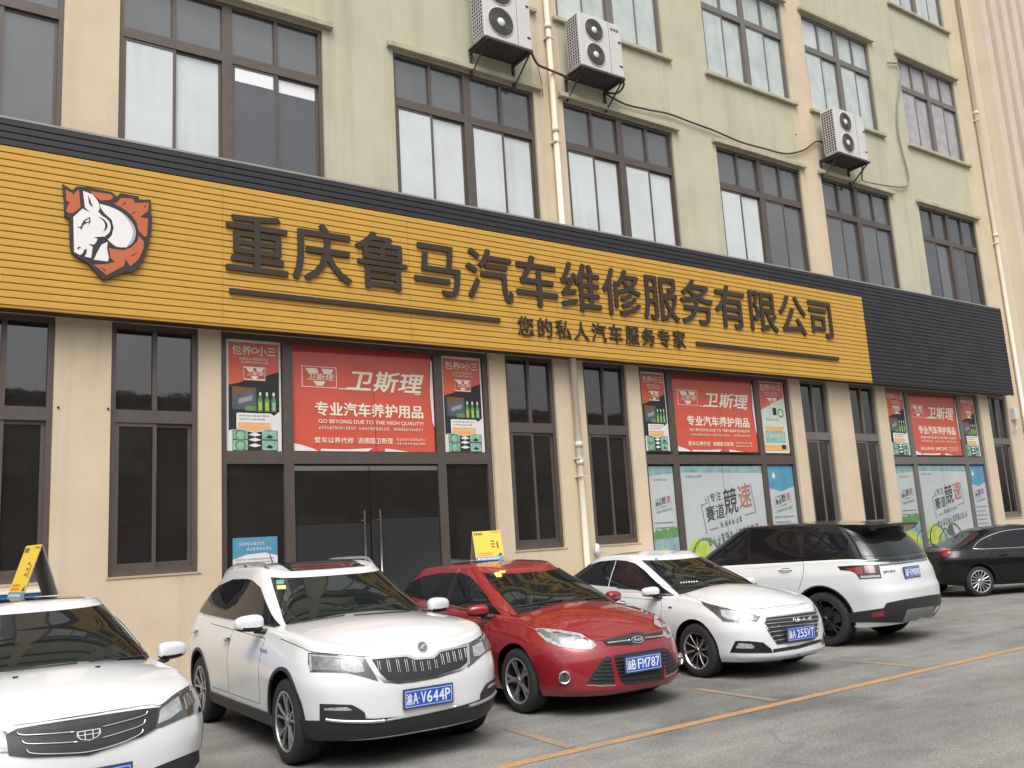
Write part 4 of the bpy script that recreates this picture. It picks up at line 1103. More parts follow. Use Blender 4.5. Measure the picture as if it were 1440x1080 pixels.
disc_badge(c, 740+1020/6.545, 850+325/6.545, 'px', .05, 'emblem', [('oval', (.083, .036), CHROME, 0, .010), ('oval', (.076, .030), mat('badge_blue', (.012, .018, .05), .2, coat=.6), .010, .013), ('text', ('Ford', (-.05, .05, -.016, .019), .01, .25), CHROME, .0132, .0145)])
g = c.patch('lower_grille', A7([(800, 470), (1274, 396), (1262, 690), (1110, 718), (905, 742), (868, 700)]), 'px', CARBLK, .004, step=7)
q = MB()
for k in range(1, 8):
    t = k/8; c.strip('s', A7([(800+75*t, 470+262*t), (1040+40*t, 432+285*t), (1273-10*t, 398+290*t)]), 'px', CARGLOSS, .006, .007, q=q)
q.build('grille_slats', g)
g = c.patch('bumper_vent', A7([(742, 478), (690, 512), (625, 610), (552, 732), (680, 736), (818, 732), (795, 600), (778, 480)]), 'px', CARBLK, .003, mirror=True); gm = c.last_mirror
q = MB()
for k in range(1, 7):
    t = k/7; c.strip('s', A7([(735-165*t, 490+235*t), (760+30*t, 486+240*t), (780+35*t, 484+243*t)]), 'px', CARGLOSS, .006, .006, q=q)
vl = q.build('vent_slats', g); q = MB(); q.add([(v.co.x, -v.co.y, v.co.z) for v in vl.data.vertices], [list(reversed(f.vertices)) for f in vl.data.polygons], CARGLOSS, True); q.build('vent_slats', gm)
c.patch('bumper_trim', A7([(552, 738), (680, 742), (820, 738), (826, 748), (690, 755), (556, 747)]), 'px', SATIN, .004, mirror=True)
h = c.spot(*A7([(350, 670)])[0], 'px')
for sg in (-1, 1):
    p0 = Vector((h[0].x, -sg*h[0].y, h[0].z)) if sg > 0 else h[0]; n_ = Vector((h[1].x, -sg*h[1].y, h[1].z)) if sg > 0 else h[1]
    n_ = (n_+Vector((.8, 0, 0))).normalized(); Mr = Matrix.Translation(p0+n_*.026) @ n_.to_track_quat('-Y', 'Z').to_matrix().to_4x4()
    q = MB(); q.lathe([(.060, .02), (.062, -.006), (.055, -.014), (.046, -.010), (.042, .006)], CHROME, 28, Mr); q.lathe([(.043, .0), (.001, -.004)], LENSD, 24, Mr); q.build('fog_lamp', c.root, 40)
c.patch('washer_cover', A7([(340, 462), (395, 470), (398, 480), (350, 474)]), 'px', mat('red_car_paint_edge', (.42, .05, .05), .3, coat=1), .003, mirror=True)
c.plate('渝BFM787', .945, .0, .46, True, 0, .46)
c.mirror_(-.60, .955, 1.00, (.15, .21, .135), foot=(-.50, .80, .93))
c.wheels('five_y', SATIN)
wipers(c, [(A8([(440, 490)])[0], A8([(850, 425)])[0]), (A8([(860, 440)])[0], A8([(1240, 400)])[0])])
c.patch('windscreen_sticker', A8([(225, 175), (260, 165), (300, 185), (300, 212), (250, 215)]), 'px', STICK_Y, .0125); c.patch('windscreen_sticker', A8([(272, 155), (335, 152), (330, 175), (280, 178)]), 'px', STICK_Y, .0125)

# ---- white sedan beside the red car
sp = dict(xf=.86, xr=-3.55, W=1.72, WB=2.6, r=.312, gap=.045, lift=.01, Lf=.66, Lr=.55, ef=(2.2, 2.8), er=(2.3, 3.0), rimk=.68,
    zB=[(-3.5, .30), (-3.0, .22), (-.5, .20), (.4, .20), (.9, .19)],
    zE=[(-3.55, .93), (-3.0, .97), (-2.4, .975), (-1.5, .945), (-.6, .91), (-.1, .875), (.3, .815), (.6, .755), (.86, .69)],
    pw=[(0, .93), (.15, .965), (.35, .98), (.6, 1.0), (.8, .985), (.92, .95), (1, .92)],
    dxf=[(0, -.08), (.12, 0), (.3, 0), (.55, -.01), (.8, -.04), (1, -.09)], dxr=[(0, .10), (.2, 0), (.5, 0), (1, .10)],
    crown=[(-3.5, .05), (-.6, .07), (0, .10), (.5, .075), (.86, .03)], sh=(.09, .05), flare=.014, barrel=.035,
    cab=dict(xc=-.08, xrf=-1.10, xb=-3.35, xrr=-2.55, w=wfun((0, .79), (.15, .775), (.5, .69), (.8, .60), (1, .55)), Lf=.42, Lr=.50, ef=(2.0, 3.0), er=(2.0, 2.8),
             zr=wfun((-3.3, 1.24), (-2.6, 1.355), (-2.0, 1.415), (-1.6, 1.425), (-1.2, 1.395), (-.8, 1.36)), fil=(.10, .035), crown=.025, bowf=.06, bowr=.05, barrel=.06))
c = sed = Car('parked_sedan', 'white sedan with a chrome-slatted trapezoid grille, right of the red hatchback', (8.93, 7.90, 0), nose_out(-3.0), WHITEP, sp)
BA = lambda p: q4((800, 760), 7.2, p); BB = lambda p: q4((930, 840), 5.76, p)
c.glass('windscreen', 0, (.68, .70), .05, .93); c.glass('rear_window', 3, 2.3, .12, .90, rear=True)
c.patch('side_window', [(-.47, .957), (-.81, 1.11), (-1.06, 1.232), (-1.30, 1.33), (-1.5, 1.37), (-1.72, 1.385), (-1.68, 1.045), (-1.1, 1.02), (-.67, .962)], 'right', CARGLASS2, .007, mirror=True, step=.035)
c.patch('side_window', [(-1.745, 1.385), (-2.1, 1.37), (-2.5, 1.29), (-2.83, 1.17), (-2.95, 1.115), (-2.6, 1.09), (-1.705, 1.045)], 'right', CARGLASS2, .007, mirror=True, step=.035)
c.patch('window_trim', BA([(486, 474), (690, 488), (920, 552), (1066, 548), (1060, 560), (920, 566), (690, 500), (486, 484)]), 'px', CARGLOSS, .005, mirror=True)
c.door([(-.62, .30), (-.56, .80), (-.60, .875), (-1.46, .91), (-1.50, .30)]); c.door([(-1.52, .30), (-1.48, .91), (-2.26, .94), (-2.40, .83), (-2.24, .60), (-2.14, .30)])
c.handle(-1.34, .84); c.handle(-2.18, .865)
c.strip('bonnet_edge', BB([(-60, -120), (120, -60), (322, 32), (480, 76), (660, 120), (760, 145)]), 'px', UNDER, .0035, -.001, mirror=True)
c.strip('bonnet_edge', BB([(690, 105), (850, 85), (1000, 66), (1235, 40)]), 'px', UNDER, .0028, -.001)
hl = c.patch('headlight', BB([(322, 35), (352, 44), (480, 80), (660, 124), (803, 155), (770, 200), (700, 186), (630, 207), (500, 195), (430, 130), (345, 65)]), 'px', LENSD, .005, mirror=True); hm = c.last_mirror
c.patch('lens', BB([(480, 100), (560, 105), (625, 125), (650, 160), (620, 190), (540, 180), (490, 150)]), 'px', LENSB, .0075, parent=hl, mirror=hm)
c.patch('lens', BB([(665, 135), (795, 160), (765, 193), (700, 178)]), 'px', LENS, .0075, parent=hl, mirror=hm)
g = c.patch('grille', BB([(832, 158), (1000, 140), (1255, 104), (1286, 135), (1265, 310), (1228, 348), (936, 384), (870, 290), (822, 212)]), 'px', CHROME, .005, step=9)
c.patch('grille_mesh', BB([(850, 166), (1000, 150), (1248, 116), (1270, 165), (1250, 298), (1216, 334), (946, 370), (895, 300), (838, 205)]), 'px', CARBLK, .0065, parent=g, step=9)
q = MB()
for a, b in (((842, 190), (1258, 142)), ((834, 218), (1270, 176)), ((855, 248), (1268, 208)), ((880, 282), (1262, 240)), ((903, 316), (1256, 274)), ((926, 348), (1240, 306))):
    c.strip('s', BB([a, ((a[0]+b[0])/2, (a[1]+b[1])/2+1), b]), 'px', CHROME, .0065, .009, q=q)
q.build('grille_slats', g)
th_ = [(.052*math.cos(a*PI/16), .028*math.sin(a*PI/16)) for a in range(33)]
disc_badge(c, *BB([(1088, 183)])[0], 'px', .05, 'emblem', [('tube', (th_, .006), CHROME, 0, .016), ('tube', ([(-.030, -.018), (-.018, 0), (-.022, .020)], .006), CHROME, 0, .016), ('tube', ([(.030, .018), (.018, 0), (.022, -.020)], .006), CHROME, 0, .016), ('tube', ([(-.018, -.004), (0, .001), (.018, .005)], .005), CHROME, 0, .016)])
c.patch('fog_lamp_recess', BB([(555, 447), (600, 352), (700, 354), (822, 364), (890, 416), (902, 450), (700, 452)]), 'px', CARGLOSS, .004, mirror=True)
c.patch('fog_lamp', BB([(602, 410), (626, 370), (730, 378), (756, 402), (740, 414), (660, 414)]), 'px', LENSB, .006, mirror=True)
c.patch('lower_grille', BB([(905, 420), (1100, 388), (1322, 328), (1325, 352), (1110, 415), (905, 448)]), 'px', CARBLK, .004)
c.patch('bumper_skirt', BB([(872, 502), (900, 490), (1120, 455), (1310, 408), (1290, 440), (1100, 490), (890, 520)]), 'px', mat('grey_skirt', (.16, .17, .17), .5), .005)
c.plate('渝A255VT', .888, .0, .475, True, -.06, .46)
c.mirror_(-.66, .90, .99, (.15, .20, .13), foot=(-.58, .76, .90))
c.patch('side_repeater', BA([(1005, 668), (1045, 672), (1040, 690), (1012, 688)]), 'px', LENSD, .003, mirror=True)
c.wheels('ten', CHROME, UNDER, width=.20)
wipers(c, [(BA([(1150, 488)])[0], BA([(1500, 455)])[0])])
c.patch('windscreen_sticker', BA([(865, 185), (895, 180), (905, 205), (875, 212)]), 'px', STICK_G, .0125)
for k in range(7): c.patch('parking_number', BA([(1130+k*26, 429-k*2), (1141+k*26, 428-k*2), (1145+k*26, 440-k*2), (1134+k*26, 441-k*2)]), 'px', PLWHITE, .012)

# ---- white sport utility vehicle with a black roof, seen from behind
sp = dict(xf=.90, xr=-3.95, W=1.98, WB=2.923, r=.375, gap=.06, lift=.02, Lf=.6, Lr=.50, ef=(2.3, 3.0), er=(2.5, 3.6), rimk=.72,
    zB=[(-4, .30), (-3.4, .27), (-.6, .28), (.4, .28), (.9, .26)],
    zE=[(-3.95, 1.15), (-3.4, 1.165), (-1.8, 1.13), (-.6, 1.09), (0, 1.06), (.5, 1.01), (.9, .94)],
    pw=[(0, .93), (.15, .965), (.35, .98), (.6, 1.0), (.78, .995), (.9, .965), (1, .93)],
    dxf=[(0, -.08), (.2, 0), (.5, 0), (1, -.1)], dxr=[(0, .14), (.15, .03), (.35, 0), (.5, .0), (.62, .03), (.8, .06), (1, .12)],
    crown=[(-3.9, .03), (-.5, .05), (.9, .03)], sh=(.06, .04), flare=.02, barrel=.04, roof_paint=CARGLOSS,
    cab=dict(xc=-.30, xrf=-1.20, xb=-3.86, xrr=-3.50, w=wfun((0, .90), (.15, .885), (.5, .81), (.8, .73), (1, .69)), Lf=.5, Lr=.42, ef=(2.0, 3.2), er=(2.2, 3.4),
             zr=wfun((-3.8, 1.60), (-3.4, 1.635), (-2.4, 1.70), (-1.7, 1.70), (-1.2, 1.66), (-.6, 1.62)), fil=(.09, .035), crown=.025, bowf=.05, bowr=.04, barrel=.06))
RRX, RRY, RRT = 12.06, 8.45, 6.5
fa = Vector((RRX, RRY, 0))+Vector((-math.sin(math.radians(RRT)), math.cos(math.radians(RRT)), 0))*2.923
c = rr = Car('parked_suv', 'large white off-roader with a black roof and its tail towards the camera', fa, math.radians(90+RRT), WHITEP, sp)
R3 = lambda p: q4((980, 720), 4.0, p); R4 = lambda p: q4((1140, 730), 7.2, p)
c.glass('windscreen', 0, .92, .08, .95, CARGLASS2); c.glass('rear_window', 3, 2.12, .16, .86, CARGLASS, .006)
c.patch('side_window', R3([(592, 112), (730, 110), (820, 125), (850, 160), (862, 248), (610, 262)]), 'px', CARGLASS2, .004, mirror=True)
c.patch('side_window', R3([(300, 108), (560, 110), (592, 262), (300, 278)]), 'px', CARGLASS2, .004, mirror=True)
c.patch('side_window', R3([(30, 215), (150, 112), (290, 108), (290, 278), (210, 283)]), 'px', CARGLASS2, .004, mirror=True)
c.strip('door_shut_line', R3([(592, 266), (600, 300), (596, 360), (570, 440)]), 'px', UNDER, .004, -.001, mirror=True)
c.strip('flank_crease', R3([(240, 320), (590, 298), (800, 280), (1020, 268)]), 'px', WHITEP, .006, -.003, mirror=True)
px_handle(c, [R3([(500, 325)])[0]], WHITEP, .22)
tl = c.patch('tail_light', R4([(272, 480), (480, 468), (690, 460), (718, 596), (498, 608), (450, 545), (400, 525), (300, 515)]), 'px', CARGLOSS, .005, mirror=True); tm = c.last_mirror
c.patch('lens', R4([(350, 498), (515, 488), (530, 560), (470, 565), (440, 530), (370, 515)]), 'px', REDLENS, .0075, parent=tl, mirror=tm)
c.patch('lens', R4([(535, 480), (640, 472), (655, 545), (545, 552)]), 'px', mat('smoked_red_lens', (.12, .012, .018), .1, coat=1, var=.5, vscale=25), .0075, parent=tl, mirror=tm)
c.patch('lens', R4([(500, 575), (700, 566), (706, 588), (508, 598)]), 'px', LENSB, .0075, parent=tl, mirror=tm)
c.patch('rear_bumper', R3([(776, 576), (900, 562), (1050, 540), (1066, 512), (1160, 492), (1372, 458), (1380, 520), (1362, 590), (1345, 625), (1200, 668), (980, 712), (800, 715), (770, 640)]), 'px', CARBLK, .008, step=9)
c.patch('skid_plate', R3([(1185, 548), (1332, 527), (1326, 586), (1205, 625), (1155, 612)]), 'px', mat('grey_skid_plate', (.27, .28, .28), .45, metal=.4), .012)
c.patch('rear_reflector', R3([(982, 572), (1048, 556), (1054, 584), (990, 592)]), 'px', REDLENS, .012)
c.strip('tailgate_bar', R3([(1026, 298), (1130, 287), (1240, 272), (1322, 262)]), 'px', SATIN, .016, .004)
for k, ch in enumerate('RANGE ROVER'):
    if ch == ' ': continue
    u = 1100+k*18.6; h = c.spot(*R3([(u, 275-k*2.95)])[0], 'px')
    if h:
        p0, n_ = h; e2 = (Vector((0, 0, 1))-n_*n_.z).normalized(); e1 = e2.cross(n_).normalized()
        q = MB(); add_text(q, ch, (-.028, .028, -.021, .021), lambda a, b, d: p0+e1*a+e2*b+n_*d, CARGLOSS, .008, .003, 0, .002); q.build('tailgate_letter', c.root)
h = c.spot(*R3([(1085, 340)])[0], 'px')
if h:
    p0, n_ = h; e2 = (Vector((0, 0, 1))-n_*n_.z).normalized(); e1 = e2.cross(n_).normalized()
    q = MB(); add_text(q, 'SPORT', (-.11, .11, -.004, .028), lambda a, b, d: p0+e1*a+e2*b+n_*d, CARGLOSS, .01, .003, .15, .002); q.build('tailgate_letters', c.root)
hp = c.spot(*R3([(1205, 336)])[0], 'px')
c.plate('渝FRM888', hp[0].x-.015, hp[0].y, hp[0].z, False, 0.05, .45)
# roof spoiler
q = MB(); vs = []; N_ = 16
for i in range(N_+1):
    y = -.70+1.40*i/N_; k = 1-(abs(y)/.70)**6*.4; xr_ = -3.34-.46*k; zt = -.016*(y/.70)**2
    vs += [(-3.0, y*.96, 1.700+zt), (-3.4, y, 1.690+zt), (xr_, y*.97, 1.662+zt), (xr_+.012, y*.97, 1.625+zt), (-3.64, y*.94, 1.585+zt), (-3.48, y*.92, 1.52)]
fs = []
for i in range(N_):
    for j in range(6): fs.append((i*6+j, (i+1)*6+j, (i+1)*6+(j+1) % 6, i*6+(j+1) % 6))
fs += [tuple(range(6)), tuple(reversed(range(N_*6, N_*6+6)))]
q.add(vs, [tuple(reversed(f)) for f in fs], CARGLOSS, True); q.build('roof_spoiler', c.root, 30)
c.mirror_(-.62, 1.05, 1.16, (.16, .24, .19), foot=(-.55, .86, 1.10))
c.arches(CARBLK, .02, .006, .30)
c.patch('sill_cladding', [(-.40, .31), (-.44, .46), (-2.45, .46), (-2.50, .31)], 'right', CARBLK, .012, mirror=True, step=.08, thick=.02)
c.wheels('five_y', CARGLOSS, width=.275)

# ---- black sedan at the far right
sp = dict(xf=.95, xr=-3.68, W=1.82, WB=2.86, r=.315, gap=.035, lift=.01, Lf=.62, Lr=.55, ef=(2.2, 2.8), er=(2.3, 3.0), rimk=.73,
    zB=[(-3.75, .34), (-3.2, .24), (-.5, .20), (.4, .20), (.9, .19)],
    zE=[(-3.75, .93), (-3.3, .955), (-2.6, .945), (-1.5, .90), (-.6, .88), (-.1, .85), (.3, .80), (.88, .70)],
    pw=[(0, .93), (.15, .965), (.35, .985), (.6, 1.0), (.8, .985), (.92, .95), (1, .92)],
    dxf=[(0, -.08), (.2, 0), (.5, 0), (1, -.09)], dxr=[(0, .12), (.2, .02), (.5, 0), (.8, -.01), (1, .07)],
    crown=[(-3.7, .03), (-.6, .06), (.3, .08), (.88, .03)], sh=(.08, .045), flare=.018, barrel=.035,
    cab=dict(xc=.02, xrf=-.98, xb=-3.45, xrr=-2.40, w=wfun((0, .80), (.15, .785), (.5, .70), (.8, .61), (1, .55)), Lf=.52, Lr=.55, ef=(2.0, 3.0), er=(2.0, 2.8),
             zr=wfun((-3.4, 1.18), (-2.5, 1.32), (-2.0, 1.385), (-1.5, 1.405), (-1.0, 1.385), (-.7, 1.36)), fil=(.10, .035), crown=.02, bowf=.06, bowr=.06, barrel=.05))
gw = ground_at(1383, 839); BT = math.radians(-27); lx, ly = -2.86, -.895
bl = Vector((gw.x-(lx*math.cos(BT)-ly*math.sin(BT)), gw.y-(lx*math.sin(BT)+ly*math.cos(BT)), 0))
c = blk = Car('parked_sedan', 'black sedan standing side-on at the far end, chrome line round its windows', bl, BT, BLACKP, sp)
K = lambda p: q4((1310, 720), 8.3, p)
c.glass('windscreen', 0, (.68, .70), .05, .93); c.glass('rear_window', 3, 2.3, .10, .94, rear=True)
dl = [(-2.86, 1.00), (-2.6, 1.14), (-2.25, 1.26), (-1.9, 1.325), (-1.4, 1.34), (-.95, 1.28), (-.62, 1.14), (-.32, .96)]
c.patch('side_window', dl[:4]+[(-1.62, 1.335), (-1.60, .965), (-2.6, .975)], 'right', CARGLASS2, .004, mirror=True, step=.07)
c.patch('side_window', [(-1.58, 1.336), (-1.4, 1.34), (-.95, 1.28), (-.62, 1.14), (-.32, .96), (-1.56, .963)], 'right', CARGLASS2, .004, mirror=True, step=.07)
c.strip('window_trim', dl+[(-1.5, .958), (-2.62, .972), (-2.86, 1.00)], 'right', CHROME, .011, .004, mirror=True, n=3)
c.patch('tail_light', K([(106, 435), (135, 412), (212, 430), (222, 465), (180, 520), (118, 520)]), 'px', REDLENS, .006, mirror=True)
c.door([(-.62, .30), (-.58, .86), (-1.56, .89), (-1.58, .30)]); c.door([(-1.60, .30), (-1.58, .89), (-2.46, .91), (-2.62, .80), (-2.48, .60), (-2.36, .30)])
c.handle(-1.42, .82); c.handle(-2.24, .84); c.mirror_(-.66, .93, .96, (.15, .2, .13), foot=(-.58, .78, .90))
hlk = c.patch('headlight', [(.30, .72), (.74, .64), (.80, .56), (.55, .60), (.36, .66)], 'right', LENSD, .005, mirror=True)
c.wheels('multi', SATIN, width=.215)

# ---- white sedan at the left edge
sp = dict(xf=.90, xr=-3.72, W=1.79, WB=2.65, r=.312, gap=.045, lift=.01, Lf=.68, Lr=.55, ef=(2.2, 2.8), er=(2.3, 3.0), rimk=.68,
    zB=[(-3.7, .30), (-3.0, .22), (-.5, .20), (.4, .20), (.9, .19)],
    zE=[(-3.7, .95), (-3.0, .98), (-1.5, .945), (-.6, .92), (-.1, .895), (.3, .845), (.6, .785), (.9, .71)],
    pw=[(0, .93), (.15, .965), (.35, .98), (.6, 1.0), (.8, .985), (.92, .95), (1, .92)],
    dxf=[(0, -.08), (.12, 0), (.3, 0), (.55, -.01), (.8, -.04), (1, -.09)], dxr=[(0, .10), (.2, 0), (.5, 0), (1, .10)],
    crown=[(-3.5, .05), (-.6, .06), (0, .085), (.5, .07), (.9, .03)], sh=(.09, .05), flare=.014, barrel=.035,
    cab=dict(xc=-.20, xrf=-1.06, xb=-3.45, xrr=-2.70, w=wfun((0, .81), (.15, .795), (.5, .71), (.8, .62), (1, .57)), Lf=.42, Lr=.50, ef=(2.0, 3.0), er=(2.0, 2.8),
             zr=wfun((-3.3, 1.24), (-2.6, 1.355), (-2.0, 1.405), (-1.6, 1.43), (-1.2, 1.425), (-.8, 1.40)), fil=(.10, .035), crown=.025, bowf=.06, bowr=.05, barrel=.06))
c = gee = Car('parked_sedan', 'white sedan with a dark sunroof and a shield emblem on its wide grille', (1.12, 7.25, 0), nose_out(2.3), WHITEP, sp)
E2 = lambda p: q4((0, 900), 4.8, p); E1 = lambda p: q4((0, 740), 4.8, p)
c.glass('windscreen', 0, (.68, .70), .05, .93); c.glass('rear_window', 3, 2.3, .12, .90, rear=True)
for poly in ([(-.42, .97), (-.75, 1.10), (-1.1, 1.27), (-1.45, 1.345), (-1.68, 1.35), (-1.66, .985)], [(-1.70, 1.35), (-2.1, 1.335), (-2.6, 1.24), (-2.95, 1.08), (-2.9, 1.03), (-1.68, .985)]):
    c.patch('side_window', poly, 'right', CARGLASS2, .004, mirror=True, step=.07)
c.door([(-.62, .30), (-.56, .83), (-1.60, .905), (-1.62, .30)]); c.door([(-1.64, .30), (-1.62, .905), (-2.32, .94), (-2.46, .83), (-2.30, .60), (-2.20, .30)])
c.handle(-1.48, .85); c.handle(-2.26, .87)
c.patch('sunroof', [(-1.30, -.42), (-1.30, .42), (-2.30, .42), (-2.30, -.42)], 'top', CARGLOSS, .005, step=.1)
g = c.patch('grille', E2([(110, 606), (500, 546), (980, 471), (1062, 459), (1044, 602), (960, 650), (600, 776), (200, 794), (60, 780), (40, 640)]), 'px', CARBLK, .012, step=5, thick=.02)
q = MB()
for ln in ([(116, 622), (150, 645), (330, 638), (500, 625)], [(684, 592), (800, 562), (960, 515), (990, 484)], [(150, 680), (185, 705), (350, 702), (522, 692)], [(682, 666), (800, 632), (950, 580), (974, 540)], [(180, 738), (215, 768), (400, 770), (600, 756), (800, 702), (938, 640), (960, 604)]):
    c.strip('s', E2(ln), 'px', CHROME, .0045, .015, q=q, n=4)
q.build('grille_bars', g)
disc_badge(c, *E2([(598, 641)])[0], 'px', .06, 'emblem', [('poly', [(-.068, .028), (.068, .028), (.070, -.002), (.05, -.024), (0, -.038), (-.05, -.024), (-.070, -.002)], SATIN, 0, .010),
    ('poly', [(-.058, .004), (-.026, .004), (-.026, .022), (-.060, .022)], CARGLOSS, .010, .012), ('poly', [(-.020, .004), (.020, .004), (.020, .022), (-.020, .022)], CARGLOSS, .010, .012), ('poly', [(.026, .004), (.058, .004), (.060, .022), (.026, .022)], CARGLOSS, .010, .012),
    ('poly', [(-.046, -.020), (-.026, -.026), (-.026, -.002), (-.060, -.002)], CARGLOSS, .010, .012), ('poly', [(-.020, -.028), (0, -.032), (.020, -.028), (.020, -.002), (-.020, -.002)], CARGLOSS, .010, .012), ('poly', [(.026, -.026), (.046, -.020), (.060, -.002), (.026, -.002)], CARGLOSS, .010, .012)])
hl = c.patch('headlight', E2([(1062, 462), (1180, 370), (1285, 306), (1322, 350), (1350, 435), (1356, 484), (1250, 520), (1100, 585), (1046, 602)]), 'px', LENSD, .006, mirror=True); hm = c.last_mirror
c.patch('lens', E2([(1080, 470), (1200, 385), (1225, 470), (1150, 530), (1062, 570)]), 'px', LENSB, .0085, parent=hl, mirror=hm)
c.patch('lens', E2([(1235, 375), (1285, 340), (1310, 410), (1255, 470)]), 'px', LENS, .0085, parent=hl, mirror=hm)
c.patch('fog_lamp_recess', E2([(1040, 862), (1338, 742), (1346, 815), (1300, 880), (1080, 940)]), 'px', CARBLK, .004, mirror=True)
c.strip('bonnet_edge', E2([(100, 578), (500, 518), (980, 442), (1080, 440), (1180, 366), (1285, 302)]), 'px', UNDER, .003, -.001)
for u, v in ((103, 256), (660, 184)):
    h = c.spot(*E2([(u, v)])[0], 'px')
    if h: q = MB(); q.box(h[0].x-.012, h[0].x+.014, h[0].y-.016, h[0].y+.016, h[0].z-.002, h[0].z+.010, CARBLK, bev=.003); q.build('washer_nozzle', c.root)
wipers(c, [(E2([(40, 225)])[0], E2([(520, 170)])[0]), (E2([(600, 160)])[0], E2([(960, 118)])[0])])
c.plate('渝AGC377', .935, .0, .415, True, -.05, .46)
c.mirror_(-.66, .965, 1.00, (.15, .22, .15), foot=(-.56, .79, .92))
c.wheels('ten', SATIN, UNDER, width=.205)
# ------------------------------------------------------------------ air conditioners on the wall
ACW = mat('ac_casing_white', (.61, .595, .57), .5, spec=.4, var=.07, vscale=3, streak=.14)
ACD = mat('ac_dark_grille', (.045, .043, .042), .6); ACG = mat('ac_guard_wire', (.13, .125, .12), .5); ACS = mat('bracket_steel', (.055, .05, .048), .7, var=.3, vscale=9)
ACH = mat('ac_hub_white', (.72, .72, .70), .4)
def ac_unit(pbl, ptr, label, badge):
    Yf = D-.58; A, B = at(*pbl, Yf), at(*ptr, Yf); w_, h = B.x-A.x, B.z-A.z; dp = .38
    t = thing('air_conditioner', label, 'air conditioner', ((A.x+B.x)/2, Yf, A.z), 0, 'air conditioning units on the upper wall')
    q = MB(); q.box(-w_/2, w_/2, 0, dp, 0, h, ACW, bev=.018)
    sx = w_*.20
    q.box(sx-.004, sx+.004, -.0015, .01, .02, h-.02, ACD)
    for zz in (.10, h*.55): q.box(w_/2-.10, w_/2-.03, -.006, .004, zz+.1, zz+.14, ACD)
    if badge:
        for k in range(3): q.box(sx+.05+k*.075, sx+.11+k*.075, -.003, .004, h-.17, h-.11, ACG)
    q.build('casing', t)
    q = MB(); xs_ = -w_/2-.003                     # coil side, left
    q.box(xs_-.002, xs_+.002, .03, dp-.02, .06, h-.05, ACD)
    n = 17
    for i in range(n+1):
        z = .06+(h-.11)*i/n; q.box(xs_-.012, xs_-.0025, .03, dp-.02, z-.007, z+.007, ACW)
    for i in range(6):
        y = .03+(dp-.05)*i/5; q.box(xs_-.011, xs_-.003, y-.005, y+.005, .06, h-.05, ACW)
    q.build('coil_guard', t)
    R_ = min(.29, h*.205); fx = -w_*.15
    for zz in (h*.27, h*.735):
        q = MB(); M_ = Matrix.Translation((fx, 0, zz))
        q.lathe([(R_+.012, -.002), (R_+.012, -.012), (R_, -.014), (R_-.004, -.004)], ACW, 40, M_)
        q.lathe([(.001, -.003), (R_-.002, -.003)], ACD, 40, M_)
        for k in range(9):
            r = R_*(.32+.075*k); q.lathe([(r-.0035, -.012), (r+.0035, -.012), (r+.0035, -.017), (r-.0035, -.017)], ACG, 40, M_, True)
        for k in range(16):
            a = k*PI/8; q.tube([M_ @ Vector((R_*.25*math.cos(a), -.012, R_*.25*math.sin(a))), M_ @ Vector((R_*math.cos(a), -.010, R_*math.sin(a)))], .003, ACG, 4)
        g = q.build('fan_guard', t)
        q = MB(); q.lathe([(.001, -.026), (R_*.24, -.024), (R_*.29, -.012)], ACH, 28, M_); q.build('fan_hub', g)
    q = MB(); q.box(-w_/2-.01, w_/2+.01, .01, dp+.17, -.03, -.004, ACS)
    q.build('drip_tray', t)
    for sx_ in (-w_/2+.05, w_/2-.05):
        q = MB(); q.box(sx_-.022, sx_+.022, -.05, dp+.195, -.075, -.031, ACS); q.box(sx_-.022, sx_+.022, dp+.155, dp+.197, -.48, -.076, ACS)
        q.tube([(sx_, .02, -.07), (sx_, dp+.17, -.46)], .018, ACS, 6)
        q.build('bracket', t)
    return t
ac_unit((682, 49), (742.5, -22), 'white twin-fan air conditioner at the top, left of the drainpipe', False)
ac_unit((818, 90), (872, 37), 'white twin-fan air conditioner hanging just right of the drainpipe', True)
ac_unit((1179.5, 213), (1213.5, 165), 'white twin-fan air conditioner under the upper windows at the right, its hose looping beside it', False)
def cable(name, pts, r, m, label, cat, dy=.06, group=None):
    q = MB(); q.tube(smoothline([at(x, y, D-(dd[0] if dd else dy)) for x, y, *dd in pts], 6), r, m, 8)
    o = q.build(name); return tag(o, label, cat, group)
CAB = mat('cable_grey', (.075, .07, .062), .7); CABB = mat('cable_brown', (.11, .07, .05), .75, var=.3, vscale=20); HOSE = mat('hose_grey', (.24, .23, .20), .7, var=.2, vscale=12)
cable('cable', [(746, 70, .35), (750, 80, .2), (757, 91, .17), (770, 97, .17), (787, 104, .17), (800, 109, .15), (812, 104, .35)], .024, CABB, 'thick brown cable from the first air conditioner across the drainpipe', 'cable')
cable('cable', [(874, 108, .5), (877, 120, .3), (868, 131, .15), (852, 131, .08), (878, 146, .06), (910, 154), (940, 160), (975, 173), (1005, 184), (1040, 199), (1075, 209), (1105, 216), (1130, 211), (1148, 199), (1160, 202, .1), (1176, 209, .3)], .022, CAB, 'long dark cable sagging along the wall between two air conditioners', 'cable')
cable('hose', [(1214, 226, .4), (1212.5, 240, .2), (1212, 250, .07), (1216, 255), (1240, 260), (1268, 263), (1277, 258), (1277, 245), (1270, 218), (1263, 185), (1262, 150), (1266, 118), (1268, 100), (1263, 90), (1248, 88)], .022, HOSE, 'grey hose looping up the wall right of the last air conditioner', 'hose')
cable('wire', [(754, 84, .15), (758, 100), (762, 118), (763.5, 136)], .007, CAB, 'thin dark wire dangling beside the drainpipe', 'wire')
